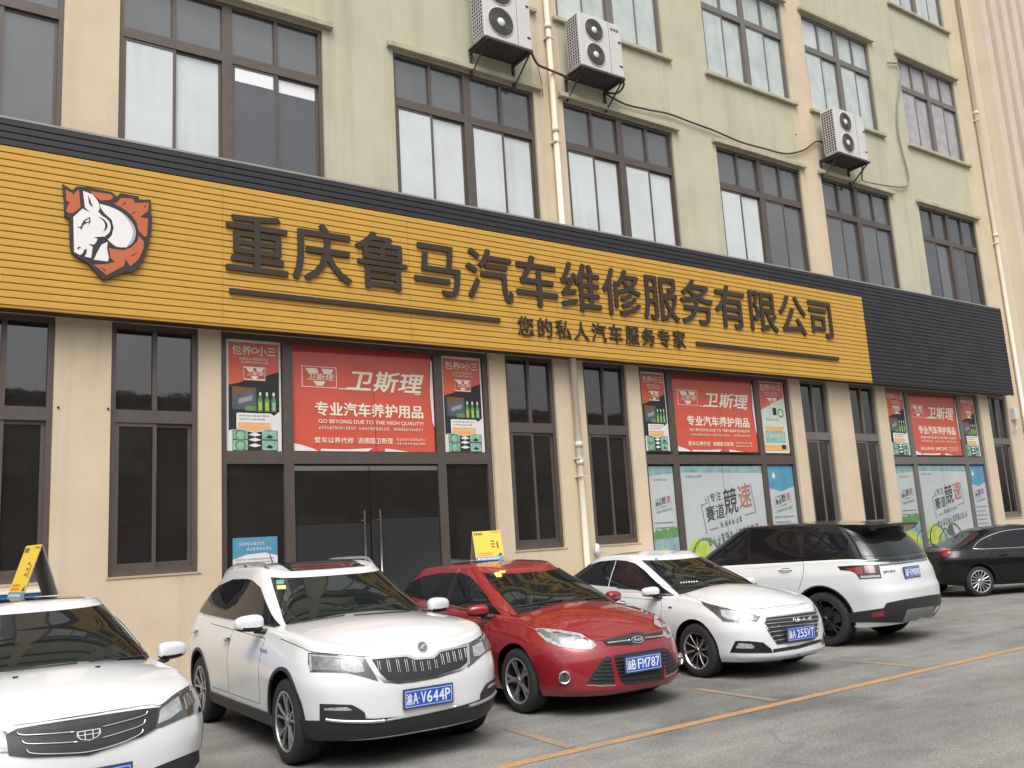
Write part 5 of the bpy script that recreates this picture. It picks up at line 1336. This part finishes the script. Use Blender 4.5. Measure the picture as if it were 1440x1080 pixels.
# ------------------------------------------------------------------ drainpipes
PIPE = mat('cream_pipe', (.70, .63, .52), .5, spec=.4, var=.05, vscale=2, streak=.12)
def drain(x, z0, z1, label, rings, name='drainpipe'):
    y = D-.085; q = MB(); q.tube([(x, y, z0), (x, y, z1)], .056, PIPE, 20)
    o = tag(q.build(name), label, 'drainpipe', None)
    for z in rings:
        q = MB(); q.lathe([(.057, -.05), (.066, -.05), (.066, .05), (.057, .05)], PIPE, 20, Matrix.Translation((x, y, z)) @ Matrix.Rotation(PI/2, 4, 'X'), True); q.build('pipe_collar', o)
        q = MB(); q.box(x-.075, x+.075, y-.062, D-.002, z-.26, z-.235, PIPE); q.build('pipe_clamp', o)
    return o
px1 = at(767.7, 0, D-.085).x
drain(px1, 7.33, 19, 'cream drainpipe running down the upper wall between the first two air conditioners', [at(772, 38, D-.085).z, at(777.5, 182, D-.085).z, 14.5])
px1b = at(813, 610, D-.085).x
drain(px1b, .1, 4.90, 'cream drainpipe under the sign between two narrow windows', [at(812.5, 625, D-.085).z, at(812.5, 650, D-.085).z])
px2 = at(1343+6, 0, D-.13).x
drain(px2, .1, 19, 'cream drainpipe at the far right corner of the olive building', [at(1375, 160, D-.085).z, at(1396, 330, D-.085).z, 4.0])

# ------------------------------------------------------------------ posters on the shop windows
PR = mat('poster_red', (.64, .105, .065), .36, coat=.35, var=.07, vscale=1.6, bump=.35, bscale=3.2); PRD = mat('poster_red_dark', (.42, .035, .03), .45); PO = mat('poster_orange', (.68, .14, .06), .45)
PW = mat('poster_white', (.78, .76, .73), .45, coat=.2); PC = mat('poster_cream', (.86, .80, .66), .5); PK = mat('poster_black', (.025, .027, .027), .4); PT = mat('poster_teal', (.25, .47, .38), .45, var=.4, vscale=9)
PG = mat('poster_green', (.12, .27, .09), .5, var=.4, vscale=12); PY = mat('poster_amber', (.80, .42, .14), .5); PB = mat('poster_slate', (.10, .12, .14), .4, var=.4, vscale=9); PBR = mat('poster_brown', (.20, .10, .05), .5)
PL = mat('poster_pale_blue', (.50, .535, .54), .28, coat=.5, var=.09, vscale=1.1, bump=.3, bscale=2.6); PLT = mat('poster_sea', (.24, .37, .39), .35, coat=.4, var=.35, vscale=4); PBL = mat('poster_blue', (.10, .30, .45), .35, coat=.4, var=.2, vscale=3); PYG = mat('poster_lime', (.45, .55, .10), .45, var=.3, vscale=6)
PKT = mat('poster_ink', (.055, .055, .06), .5); PRT = mat('poster_red_ink', (.42, .15, .12), .5); PGR = mat('poster_grey_ink', (.22, .23, .25), .5)
PGL = mat('poster_mint', (.60, .70, .58), .45, var=.1, vscale=5)
class Sheet:
    """a printed sheet on a plane: u,v run 0..1 over it, ink lies in thin layers on the paper"""
    def __init__(s, x0, x1, z0, z1, Y, base, curl=0.0):
        s.q = MB(); s.x0, s.x1, s.z0, s.z1, s.Y = x0, x1, z0, z1, Y; s.k = 1
        s.c = Vector(((x0+x1)/2, Y, z0)); s.curl = curl
        N = 12; vs = []; fs = []
        for j in range(N+1):
            for i in range(N+1): vs.append(s.f(i/N, j/N, 0))
        for j in range(N):
            for i in range(N): fs.append((j*(N+1)+i, j*(N+1)+i+1, (j+1)*(N+1)+i+1, (j+1)*(N+1)+i))
        s.q.add(vs, fs, base, True)
        bk = [(v[0], v[1]+.0012, v[2]) for v in vs]
        s.q.add(bk, [tuple(reversed(f)) for f in fs], PW, True)
    def f(s, u, v, d):
        w = s.curl*(math.sin(u*9.1+s.x0)*.5+math.sin(u*17+2)*.3+.6)*max(0, 1-v*6)**2+s.curl*.6*math.sin(u*5+v*4+s.x0*3)*.25
        return Vector((s.x0+(s.x1-s.x0)*u-s.c.x, -d-abs(w), s.z0+(s.z1-s.z0)*v-s.c.z))
    def poly(s, pts, m, lift=None):
        # cut into small triangles so that the ink follows the paper
        s.k += 1; d = .0004*s.k if lift is None else lift
        pts = [tuple(p) for p in pts]
        ar = sum(pts[i][0]*pts[(i+1) % len(pts)][1]-pts[(i+1) % len(pts)][0]*pts[i][1] for i in range(len(pts)))
        if ar < 0: pts = pts[::-1]
        tri = mgeo.tessellate_polygon([[Vector((p[0], p[1], 0)) for p in pts]]); fs = []
        for t in tri:
            a, b, c = [pts[k] for k in t]
            fs.append(tuple(t) if (b[0]-a[0])*(c[1]-a[1])-(c[0]-a[0])*(b[1]-a[1]) > 0 else (t[0], t[2], t[1]))
        s.q.add([s.f(p[0], p[1], d) for p in pts], fs, m)
    def rect(s, u0, u1, v0, v1, m): s.poly([(u0, v0), (u1, v0), (u1, v1), (u0, v1)], m)
    def text(s, t, u0, u1, v0, v1, m, bold=.01, shear=0.0, rot=0.0):
        s.k += 2; d = .0004*s.k; asp = (s.z1-s.z0)/(s.x1-s.x0); cu, cv = (u0+u1)/2, (v0+v1)/2; ca, sa = math.cos(rot), math.sin(rot)
        def g(u, v, dd):
            du, dv = (u-cu)+shear*(v-v0)*asp, (v-cv)*asp
            return s.f(cu+du*ca-dv*sa, cv+(du*sa+dv*ca)/asp, d+dd)
        add_text(s.q, t, (u0, u1, v0, v1), g, m, bold)
    def marks(s, u0, u1, v0, v1, m, n=None, rot=0.0, seed=1):
        """print too small to read"""
        rnd = random.Random(seed); s.k += 1; d = .0004*s.k; asp = (s.z1-s.z0)/(s.x1-s.x0); h = (v1-v0)*asp; n = n or max(3, int((u1-u0)/h)); cw = (u1-u0)/n; cu, cv = (u0+u1)/2, (v0+v1)/2; ca, sa = math.cos(rot), math.sin(rot)
        def R(a, b, c_, e):
            P_ = []
            for u, v in ((a, c_), (b, c_), (b, e), (a, e)):
                du, dv = u-cu, (v-cv)*asp; P_.append(s.f(cu+du*ca-dv*sa, cv+(du*sa+dv*ca)/asp, d))
            s.q.add(P_, [(0, 1, 2, 3)], m)
        for i in range(n):
            a = u0+i*cw; w_ = cw*.84; hh = v1-v0
            for k in range(rnd.choice((2, 3))):
                y = v0+hh*(k+.15+.2*rnd.random())/3; R(a+w_*.08*rnd.random(), a+w_*(.75+.25*rnd.random()), y, y+hh*.14)
            for k in range(rnd.choice((1, 2))):
                x = a+w_*(.15+.6*rnd.random()); R(x, x+w_*.16, v0+hh*.05*rnd.random(), v1-hh*.1*rnd.random())
    def ring(s, u, v, r, t, m, a0=0, a1=2*PI):
        asp = (s.z1-s.z0)/(s.x1-s.x0); N = 22; P_ = []
        for i in range(N+1):
            a = a0+(a1-a0)*i/N; P_.append((u+r*math.cos(a), v+r*math.sin(a)/asp))
        for i in reversed(range(N+1)):
            a = a0+(a1-a0)*i/N; P_.append((u+(r-t)*math.cos(a), v+(r-t)*math.sin(a)/asp))
        for i in range(N): s.poly([P_[i], P_[i+1], P_[-2-i], P_[-1-i]], m, .0004*s.k); s.k -= 1
        s.k += 1
    def build(s, name, label, cat, group=None):
        o = s.q.build(name); o.location = s.c; return tag(o, label, cat, group)
GY = SHOPY+.05-.006           # just in front of the fixed panes
PANES = [(3.93, 4.755), (4.905, 7.305), (7.455, 8.26), (11.87, 12.555), (12.705, 15.125), (15.275, 16.15), (19.93, 20.745), (20.895, 23.125), (23.275, 24.05)]
def sheet_px(tl, tr, br, bl, base, curl=0.0, Y=None):
    Y = Y or GY; a, b, c_, d = [at(*p, Y) for p in (tl, tr, br, bl)]; curl = 0
    cx = (a.x+b.x+c_.x+d.x)/4; pa = min(PANES, key=lambda q: abs((q[0]+q[1])/2-cx)) if Y == GY else None
    if pa and abs((pa[0]+pa[1])/2-cx) < .35 and tl[1] < 600: return Sheet(pa[0]+.015, pa[1]-.015, (c_.z+d.z)/2, (a.z+b.z)/2, Y, base, curl)
    return Sheet((a.x+d.x)/2, (b.x+c_.x)/2, (c_.z+d.z)/2, (a.z+b.z)/2, Y, base, curl)
def wlogo(s, u0, u1, v0, v1):
    w_, h = u1-u0, v1-v0; t = .02*w_
    for r in ((u0, u1, v1-t*1.3, v1), (u0, u1, v0, v0+t*1.3), (u0, u0+t, v0, v1), (u1-t, u1, v0, v1)): s.rect(*r, PC)
    U = lambda x: u0+w_*x; V = lambda y: v0+h*y
    s.poly([(U(.10), V(.90)), (U(.44), V(.90)), (U(.48), V(.66)), (U(.20), V(.66))], PC); s.poly([(U(.56), V(.90)), (U(.92), V(.90)), (U(.84), V(.66)), (U(.62), V(.66))], PC)
    s.text('卫斯理', U(.14), U(.90), V(.34), V(.66), PC, .006, .2); s.poly([(U(.32), V(.30)), (U(.68), V(.30)), (U(.58), V(.08)), (U(.42), V(.08))], PC)
def red_poster(c4, label, seed):
    s = sheet_px(*c4, PR, .03)
    s.poly([(0, .93), (1, .95), (1, 1), (0, 1)], PRD)
    wlogo(s, .06, .295, .60, .80)
    s.text('卫斯理', .36, .90, .585, .785, PC, .020, .30); s.rect(.305, .42, .592, .602, PC); s.rect(.86, .90, .575, .585, PC)
    s.text('专业汽车养护用品', .145, .915, .335, .465, PC, .022)
    s.text('GO BEYONG DUE TO THE HIGH QUALITY!', .165, .915, .258, .300, PC, .012)
    s.marks(.165, .42, .205, .238, PC, 14, seed=seed); s.marks(.44, .66, .205, .238, PC, 11, seed=seed+1); s.marks(.69, .915, .205, .238, PC, 12, seed=seed+2)
    s.text('爱车以养代修', .135, .40, .075, .132, PC, .008); s.text('选德国卫斯理', .43, .68, .075, .132, PC, .008)
    s.marks(.71, .925, .108, .135, PC, 11, seed=seed+3); s.marks(.71, .925, .068, .095, PC, 11, seed=seed+4)
    s.poly([(.555, 0), (.559, 0), (.556, .45), (.548, .80), (.546, .80), (.553, .45)], PRD)
    s.poly([(0, .0), (.16, .0), (.13, .02), (.05, .055), (0, .07)], PW); s.poly([(.17, 0), (.5, 0), (.53, .032), (.36, .018), (.18, .022)], PW); s.poly([(.62, 0), (.80, 0), (.66, .026), (.62, .03)], PW); s.poly([(.985, .3), (1, .25), (1, .93), (.99, .93), (.975, .6)], PW)
    return s.build('window_poster', label, 'poster', 'red posters above the shop doors')
def narrow_poster(c4, label, seed, pale=False):
    s = sheet_px(*c4, PW, .012)
    if not pale:
        s.poly([(.035, .18), (.10, .19), (.2, .19), (.2, .34), (.80, .34), (.86, .32), (.965, .36), (.965, .975), (.035, .975)], PK)
        s.poly([(.035, .585), (.3, .62), (.3, .63), (.70, .63), (.70, .68), (.965, .725), (.965, .975), (.035, .975)], PR)
        s.poly([(.035, .585), (.28, .62), (.28, .72), (.035, .80)], PO)
        s.poly([(.10, .37), (.54, .37), (.54, .56), (.10, .575)], PB); s.poly([(.10, .49), (.54, .555), (.54, .565), (.10, .575)], PBR); s.poly([(.20, .42), (.46, .455), (.47, .50), (.22, .465)], mat('poster_steel', (.30, .32, .33), .4)); s.rect(.33, .54, .36, .40, PG)
        for k in range(3):
            u = .60+k*.125; s.rect(u-.035, u+.05, .355, .47, PG); s.rect(u-.02, u+.035, .37, .44, PYG if k < 2 else PT); s.rect(u-.015, u+.03, .47, .50, PG); s.rect(u-.012, u+.027, .50, .53, PW)
        s.poly([(.17, .335), (.80, .335), (.80, .19), (.49, .155), (.17, .19)], PW); s.marks(.22, .78, .305, .322, PKT, 16, seed=seed+7); s.marks(.22, .70, .275, .292, PKT, 14, seed=seed+8)
        s.poly([(.20, .255), (.78, .255), (.78, .20), (.49, .165), (.20, .20)], PY); s.marks(.23, .76, .215, .242, PW, 11, seed=seed)
        s.rect(.10, .92, .005, .185, PK)
        s.rect(.11, .37, .105, .18, PT); s.rect(.11, .37, .01, .095, PT); s.rect(.63, .91, .105, .18, PT); s.rect(.63, .91, .01, .095, PT)
        for (u, v) in ((.5, .10), (.5, .05), (.5, .145)): s.poly([(u-.12, v), (u, v+.02), (u+.12, v), (u, v-.015)], PW)
        s.ring(.24, .14, .10, .03, PG); s.ring(.24, .05, .10, .03, PG); s.poly([(.70, .12), (.76, .15), (.84, .13), (.80, .115)], PK); s.poly([(.70, .03), (.76, .06), (.84, .04), (.80, .025)], PK)
        s.poly([(.17, .335), (.80, .335), (.80, .20), (.49, .16), (.17, .20)], PW); s.marks(.22, .78, .305, .322, PKT, 16, seed=seed+7); s.marks(.22, .70, .275, .292, PKT, 14, seed=seed+8)
        s.poly([(.20, .255), (.78, .255), (.78, .205), (.49, .168), (.20, .205)], PY); s.marks(.23, .76, .218, .242, PW, 11, seed=seed)
    else:
        s.rect(.03, .97, .02, .97, PGL); s.poly([(.03, .63), (.97, .80), (.97, .97), (.03, .97)], PR); s.poly([(.03, .63), (.97, .80), (.97, .77), (.03, .58)], PO)
        s.rect(.50, .64, .52, .62, PK); s.ring(.80, .55, .12, .04, PG); s.marks(.2, .7, .44, .48, PGR, 8, seed=seed+3)
        s.poly([(.2, .30), (.8, .30), (.9, .36), (.1, .36)], PY); s.rect(.12, .88, .14, .30, PT); s.marks(.15, .85, .20, .27, PW, 9, seed=seed+4); s.rect(.06, .94, .03, .11, PY); s.rect(.7, .86, .05, .11, PK)
    s.text('包养', .09, .45, .86, .945, PC, .012); s.text('小三', .555, .90, .86, .945, PC, .012); s.ring(.505, .905, .055, .018, PC)
    s.marks(.23, .76, .815, .84, PC, 13, seed=seed+5); s.marks(.26, .77, .785, .808, PC, 15, seed=seed+6)
    wlogo(s, .30, .70, .635, .755)
    return s.build('window_poster', label, 'poster', 'narrow product posters beside the red ones')
narrow_poster(((314.6, 476), (399, 482), (400.7, 635.5), (315.4, 633.6)), 'narrow product poster with bottles left of the first red poster', 11)
red_poster(((409.7, 484), (603, 498), (612.5, 636), (412.5, 634)), 'large red poster above the dark glass doors, its lower edge curling', 21)
narrow_poster(((619.6, 500), (677.5, 505), (687, 636), (625, 636)), 'narrow product poster with three bottles right of the first red poster', 31)
narrow_poster(((900, 522.4), (942, 525), (953.5, 635), (909.6, 634)), 'narrow product poster left of the middle red poster', 41)
red_poster(((952, 527), (1063, 534), (1074, 636), (962, 635)), 'red poster in the middle shop front, above the pale racing poster', 51)
narrow_poster(((1069.6, 534), (1103.7, 537), (1116, 637), (1080.5, 637)), 'pale green narrow poster right of the middle red poster', 61, True)
narrow_poster(((1243, 547.7), (1268.8, 550), (1282, 640), (1256, 640)), 'narrow product poster left of the farthest red poster', 71)
red_poster(((1277, 551), (1346, 557), (1356, 640), (1287.7, 640)), 'smallest red poster, in the farthest shop front under the charcoal panel', 81)
narrow_poster(((1351.5, 557), (1374, 559), (1385.7, 642), (1363, 642)), 'narrow product poster right of the farthest red poster', 91)
def race_block(s, u0, v0, k, seed):
    """slanting slogan: small words, big black and red characters and a bracket round them; k = width"""
    asp = (s.z1-s.z0)/(s.x1-s.x0); a = math.radians(9); K = k
    def T(t, x, y, w_, h, m, b=.008, sh=.12): 
        X, Y_ = x*K, y*K; u = u0+(X*math.cos(a)-Y_*math.sin(a)); v = v0+(X*math.sin(a)+Y_*math.cos(a))/asp
        s.text(t, u-w_*K/2, u+w_*K/2, v-h*K/2/asp, v+h*K/2/asp, m, b, sh, a)
    def Bx(x0, x1, y0, y1, m):
        P_ = []
        for x, y in ((x0, y0), (x1, y0), (x1, y1), (x0, y1)):
            X, Y_ = x*K, y*K; P_.append((u0+X*math.cos(a)-Y_*math.sin(a), v0+(X*math.sin(a)+Y_*math.cos(a))/asp))
        s.poly(P_, m)
    def Mk(x, y, w_, h, m, n, sd):
        X, Y_ = x*K, y*K; u = u0+(X*math.cos(a)-Y_*math.sin(a)); v = v0+(X*math.sin(a)+Y_*math.cos(a))/asp
        s.marks(u-w_*K/2, u+w_*K/2, v-h*K/2/asp, v+h*K/2/asp, m, n, a, sd)
    T('专注', -.20, .235, .22, .12, PKT); Mk(-.36, .225, .09, .11, PGR, 2, seed+4)
    T('賽道', -.27, .04, .36, .20, PKT); T('競', .06, .13, .27, .34, PKT, .010); T('速', .36, .15, .26, .32, PRT, .012)
    Bx(-.50, -.485, -.20, .18, PGR); Bx(-.50, -.42, .17, .185, PGR); Bx(.53, .545, -.10, .28, PGR); Bx(.30, .545, -.11, -.098, PGR); Bx(-.42, -.26, -.17, -.155, PGR)
    Mk(.02, -.135, .46, .08, PGR, 6, seed); Mk(.02, -.31, 1.05, .12, PGR, 12, seed+1)
def lower_sheet(x0, x1, label, kind, seed, z0=.30, z1=2.98, grp='pale racing posters on the lower shop glass'):
    s = Sheet(x0, x1, z0, z1, SHOPY+.03-.006 if kind == 'c' else GY, PL, 0); asp = (z1-z0)/(x1-x0)
    if kind == 'c':
        s.poly([(0, .955), (1, .945), (1, 1), (0, 1)], PLT); s.text('卫斯理', .04, .16, .955, .98, PBL, .005); s.marks(.06, .26, .915, .937, PGR, 7, seed=seed)
        race_block(s, .53, .66, .62, seed)
        s.rect(.5005, .503, 0, 1, PKT)
        s.poly([(0, .33), (.2, .37), (.45, .34), (.7, .38), (1, .33), (1, 0), (0, 0)], PLT); s.ring(.14, .36, .13, .05, PYG); s.poly([(.02, .30), (.1, .42), (.24, .45), (.3, .36), (.2, .28)], PYG)
        s.ring(.22, .33, .17, .02, PG); s.ring(.56, .33, .17, .025, PG); s.poly([(.22, .33), (.38, .43), (.56, .33), (.54, .335), (.38, .42), (.25, .33)], PKT); s.poly([(.46, .45), (.54, .45), (.58, .35), (.44, .36)], PB)
    elif kind == 'l':
        s.poly([(0, .93), (1, .95), (1, 1), (0, 1)], PLT); s.marks(.2, .75, .895, .915, PGR, 8, seed=seed); race_block(s, .5, .735, .62, seed)
        for k in range(4): s.rect(.12, .88-.1*(k % 2), .60-k*.035, .606-k*.035, PGR)
        s.poly([(0, .53), (.15, .555), (.3, .545), (.45, .57), (.6, .55), (.8, .575), (1, .56), (1, .49), (0, .48)], PG); s.poly([(0, .485), (1, .495), (1, .0), (0, 0)], PLT); s.poly([(.05, .33), (.2, .41), (.35, .43), (.75, .40), (1, .31), (.6, .22)], PYG); s.ring(1.0, .33, .30, .03, PKT, PI*.5, PI*1.5)
    else:
        s.poly([(0, .83), (.5, .80), (1, .84), (1, 1), (0, 1)], PBL); s.poly([(.2, .92), (.26, .96), (.32, .92), (.26, .90)], PW); race_block(s, .5, .72, .60, seed)
        for k in range(5): s.rect(.14, .86-.12*(k % 2), .60-k*.04, .606-k*.04, PGR)
        s.poly([(0, .2), (.4, .26), (1, .18), (1, 0), (0, 0)], PLT)
    return s.build('glass_poster', label, 'poster', grp)
for (x0, m1, m2, x1, nm) in ((11.78, 12.63, 15.2, 16.24, 'middle'), (19.84, 20.82, 23.2, 24.14, 'farthest')):
    lower_sheet(x0+.10, m1-.085, 'narrow pale poster with a green meadow, left of the %s racing poster' % nm, 'l', 5 if nm == 'middle' else 15)
    lower_sheet(m1+.085, m2-.085, 'wide pale racing poster across the doors of the %s shop front' % nm, 'c', 6 if nm == 'middle' else 16)
    lower_sheet(m2+.085, x1-.10, 'narrow pale poster with a blue top, right of the %s racing poster' % nm, 'r', 7 if nm == 'middle' else 17)
# pale film on the lower half of the two door leaves
FROST = mat('grey_door_film', (.036, .036, .038), .25, spec=.5); zf = at(520, 735, SHOPY).z
for a, b, nm in ((4.83+.09, 6.09, 'left'), (6.12, 7.38-.09, 'right')):
    q = MB(); q.box(a, b, SHOPY+.0265, SHOPY+.0285, .30, zf+(.05 if nm == 'right' else 0), FROST); tag(q.build('door_film'), 'grey film over the lower half of the %s dark glass door' % nm, 'window film', 'films on the dark glass doors')
# blue notice on the glass
s = sheet_px((327, 757), (390, 754), (391, 832), (328, 838), PW, .0)
s.poly([(0, .62), (.3, .70), (.7, .72), (1, .66), (1, 1), (0, 1)], PBL); s.marks(.14, .72, .86, .92, PW, 9, seed=3); s.marks(.30, .88, .765, .825, PW, 8, seed=4)
for k in range(6): s.marks(.05, .92, .60-k*.055, .63-k*.055, PGR, 26, seed=8+k)
for u in (.08, .40, .74): s.rect(u, u+.14, .10, .22, PT)
s.build('notice_board', 'blue and white printed notice on the glass behind the white crossover', 'notice')
# board below the first window
q = MB(); a = at(76, 828, D-.09)
q.box(-.6, a.x, D-.085, D-.003, a.z-.75, a.z-.03, mat('board_blue', (.03, .12, .38), .4), bev=.004); q.box(-.62, a.x+.02, D-.10, D-.003, a.z-.03, a.z, mat('board_white_cap', (.72, .72, .70), .5), bev=.004)
o = q.build('wall_board'); tag(o, 'blue wall board with a white cap under the leftmost window', 'board')

# ------------------------------------------------------------------ folding placards standing on two car roofs
PLY = mat('placard_yellow', (.78, .55, .06), .45, coat=.2); PLI = mat('placard_back', (.30, .28, .25), .7)
def placard(car, lx, ly, rz, w_, h, spread, label):
    hz = max(car.spot(lx+dx, ly, 'top')[0].z for dx in (-.12, 0, .12)) if car.spot(lx, ly, 'top') else 1.45
    wp = car.M @ Vector((lx, ly, hz+.004))
    t = thing('roof_placard', label, 'placard', wp, rz, 'yellow folding placards on car roofs')
    for sg in (-1, 1):
        q = MB(); n_ = Vector((0, sg*h, spread)).normalized()*1.0
        f = lambda u, v, d: Vector((u*w_*-sg, sg*(spread*(1-v)), h*v)) + n_*(d-.004)
        def rc(u0, u1, v0, v1, m, d): q.add([f(a, b, d) for a, b in ((u0, v0), (u1, v0), (u1, v1), (u0, v1))], [(0, 1, 2, 3)], m)
        V8 = [f(a, b, d) for d in (0, .008) for a, b in ((-.5, 0), (.5, 0), (.5, 1), (-.5, 1))]
        q.add(V8, [(3, 2, 1, 0), (0, 1, 5, 4), (1, 2, 6, 5), (2, 3, 7, 6), (3, 0, 4, 7)], PLI)
        q.add(V8[4:], [(0, 1, 2, 3)], PLY)
        rc(-.5, .5, 0, .12, PBL, .0086)
        rnd = random.Random(5)
        for k in range(9): rc(-.42+k*.085, -.37+k*.085, .035, .085, PW, .0092)
        for k in range(5): rc(-.44+k*.06, -.40+k*.06, .86, .95, PKT, .0088)
        for k in range(5): rc(.18+k*.06, .22+k*.06, .93, .96, PKT, .0088)
        for k in range(12): rc(-.42+k*.045, -.39+k*.045, .155, .20, PO, .0088)
        for k in range(11): rc(-.40+k*.045, -.37+k*.045, .225, .265, PO, .0088)
        for k in range(3): rc(.10, .23, .42+k*.10, .47+k*.10, PBR, .0088)
        rc(.30, .36, .38, .62, PBR, .0088)
        q.poly = None
        q.add([f(a, b, .0088) for a, b in ((.26, .14), (.46, .14), (.40, .25), (.33, .19))], [(0, 1, 2, 3)], PKT)
        q.build('panel', t)
    q = MB()
    for sx in (-1, 1): q.tube([(sx*w_*.5, -spread, .006), (sx*w_*.5, spread, .006)], .005, PW, 6)
    q.build('brace', t)
    return t
placard(red, -1.72, -.12, math.radians(-14), .37, .36, .11, 'yellow folding placard with a blue foot on the roof of the red hatchback')
placard(gee, -1.95, .13, math.radians(101), .40, .46, .15, 'yellow folding placard seen edge-on, on the roof of the leftmost white sedan')

# small things on the wall
a = at(840, 773, D-.06); q = MB(); rnd = random.Random(3)
bm = bmesh.new(); bmesh.ops.create_icosphere(bm, subdivisions=3, radius=1)
for v in bm.verts:
    k = 1+.16*math.sin(v.co.x*5+1)*math.sin(v.co.z*6)+.10*math.sin(v.co.y*9+v.co.z*4)+rnd.uniform(-.03, .03)
    v.co = Vector((v.co.x*.055*k*(1-.35*v.co.z), v.co.y*.045*k, v.co.z*.11*k))
me = bpy.data.meshes.new('plastic_bag'); bm.to_mesh(me); bm.free(); me.materials.append(mat('white_plastic_bag', (.72, .70, .67), .4))
for f in me.polygons: f.use_smooth = True
o = link_mesh('plastic_bag', me); o.location = a; tag(o, 'crumpled white bag hanging on the wall beside the lower drainpipe', 'bag')
a = at(1428, 582, D-.1); t = thing('meter_box', 'small white meter box on the wall at the right end under the sign', 'meter', (a.x, D, a.z))
q = MB(); q.box(-.09, .09, -.13, -.003, -.16, .16, mat('meter_white', (.66, .64, .60), .5), bev=.01); q.build('casing', t)
q = MB(); q.tube([(0, -.07, -.16), (0, -.07, -.42), (-.22, -.07, -.44)], .018, PIPE, 8); q.build('pipe', t)
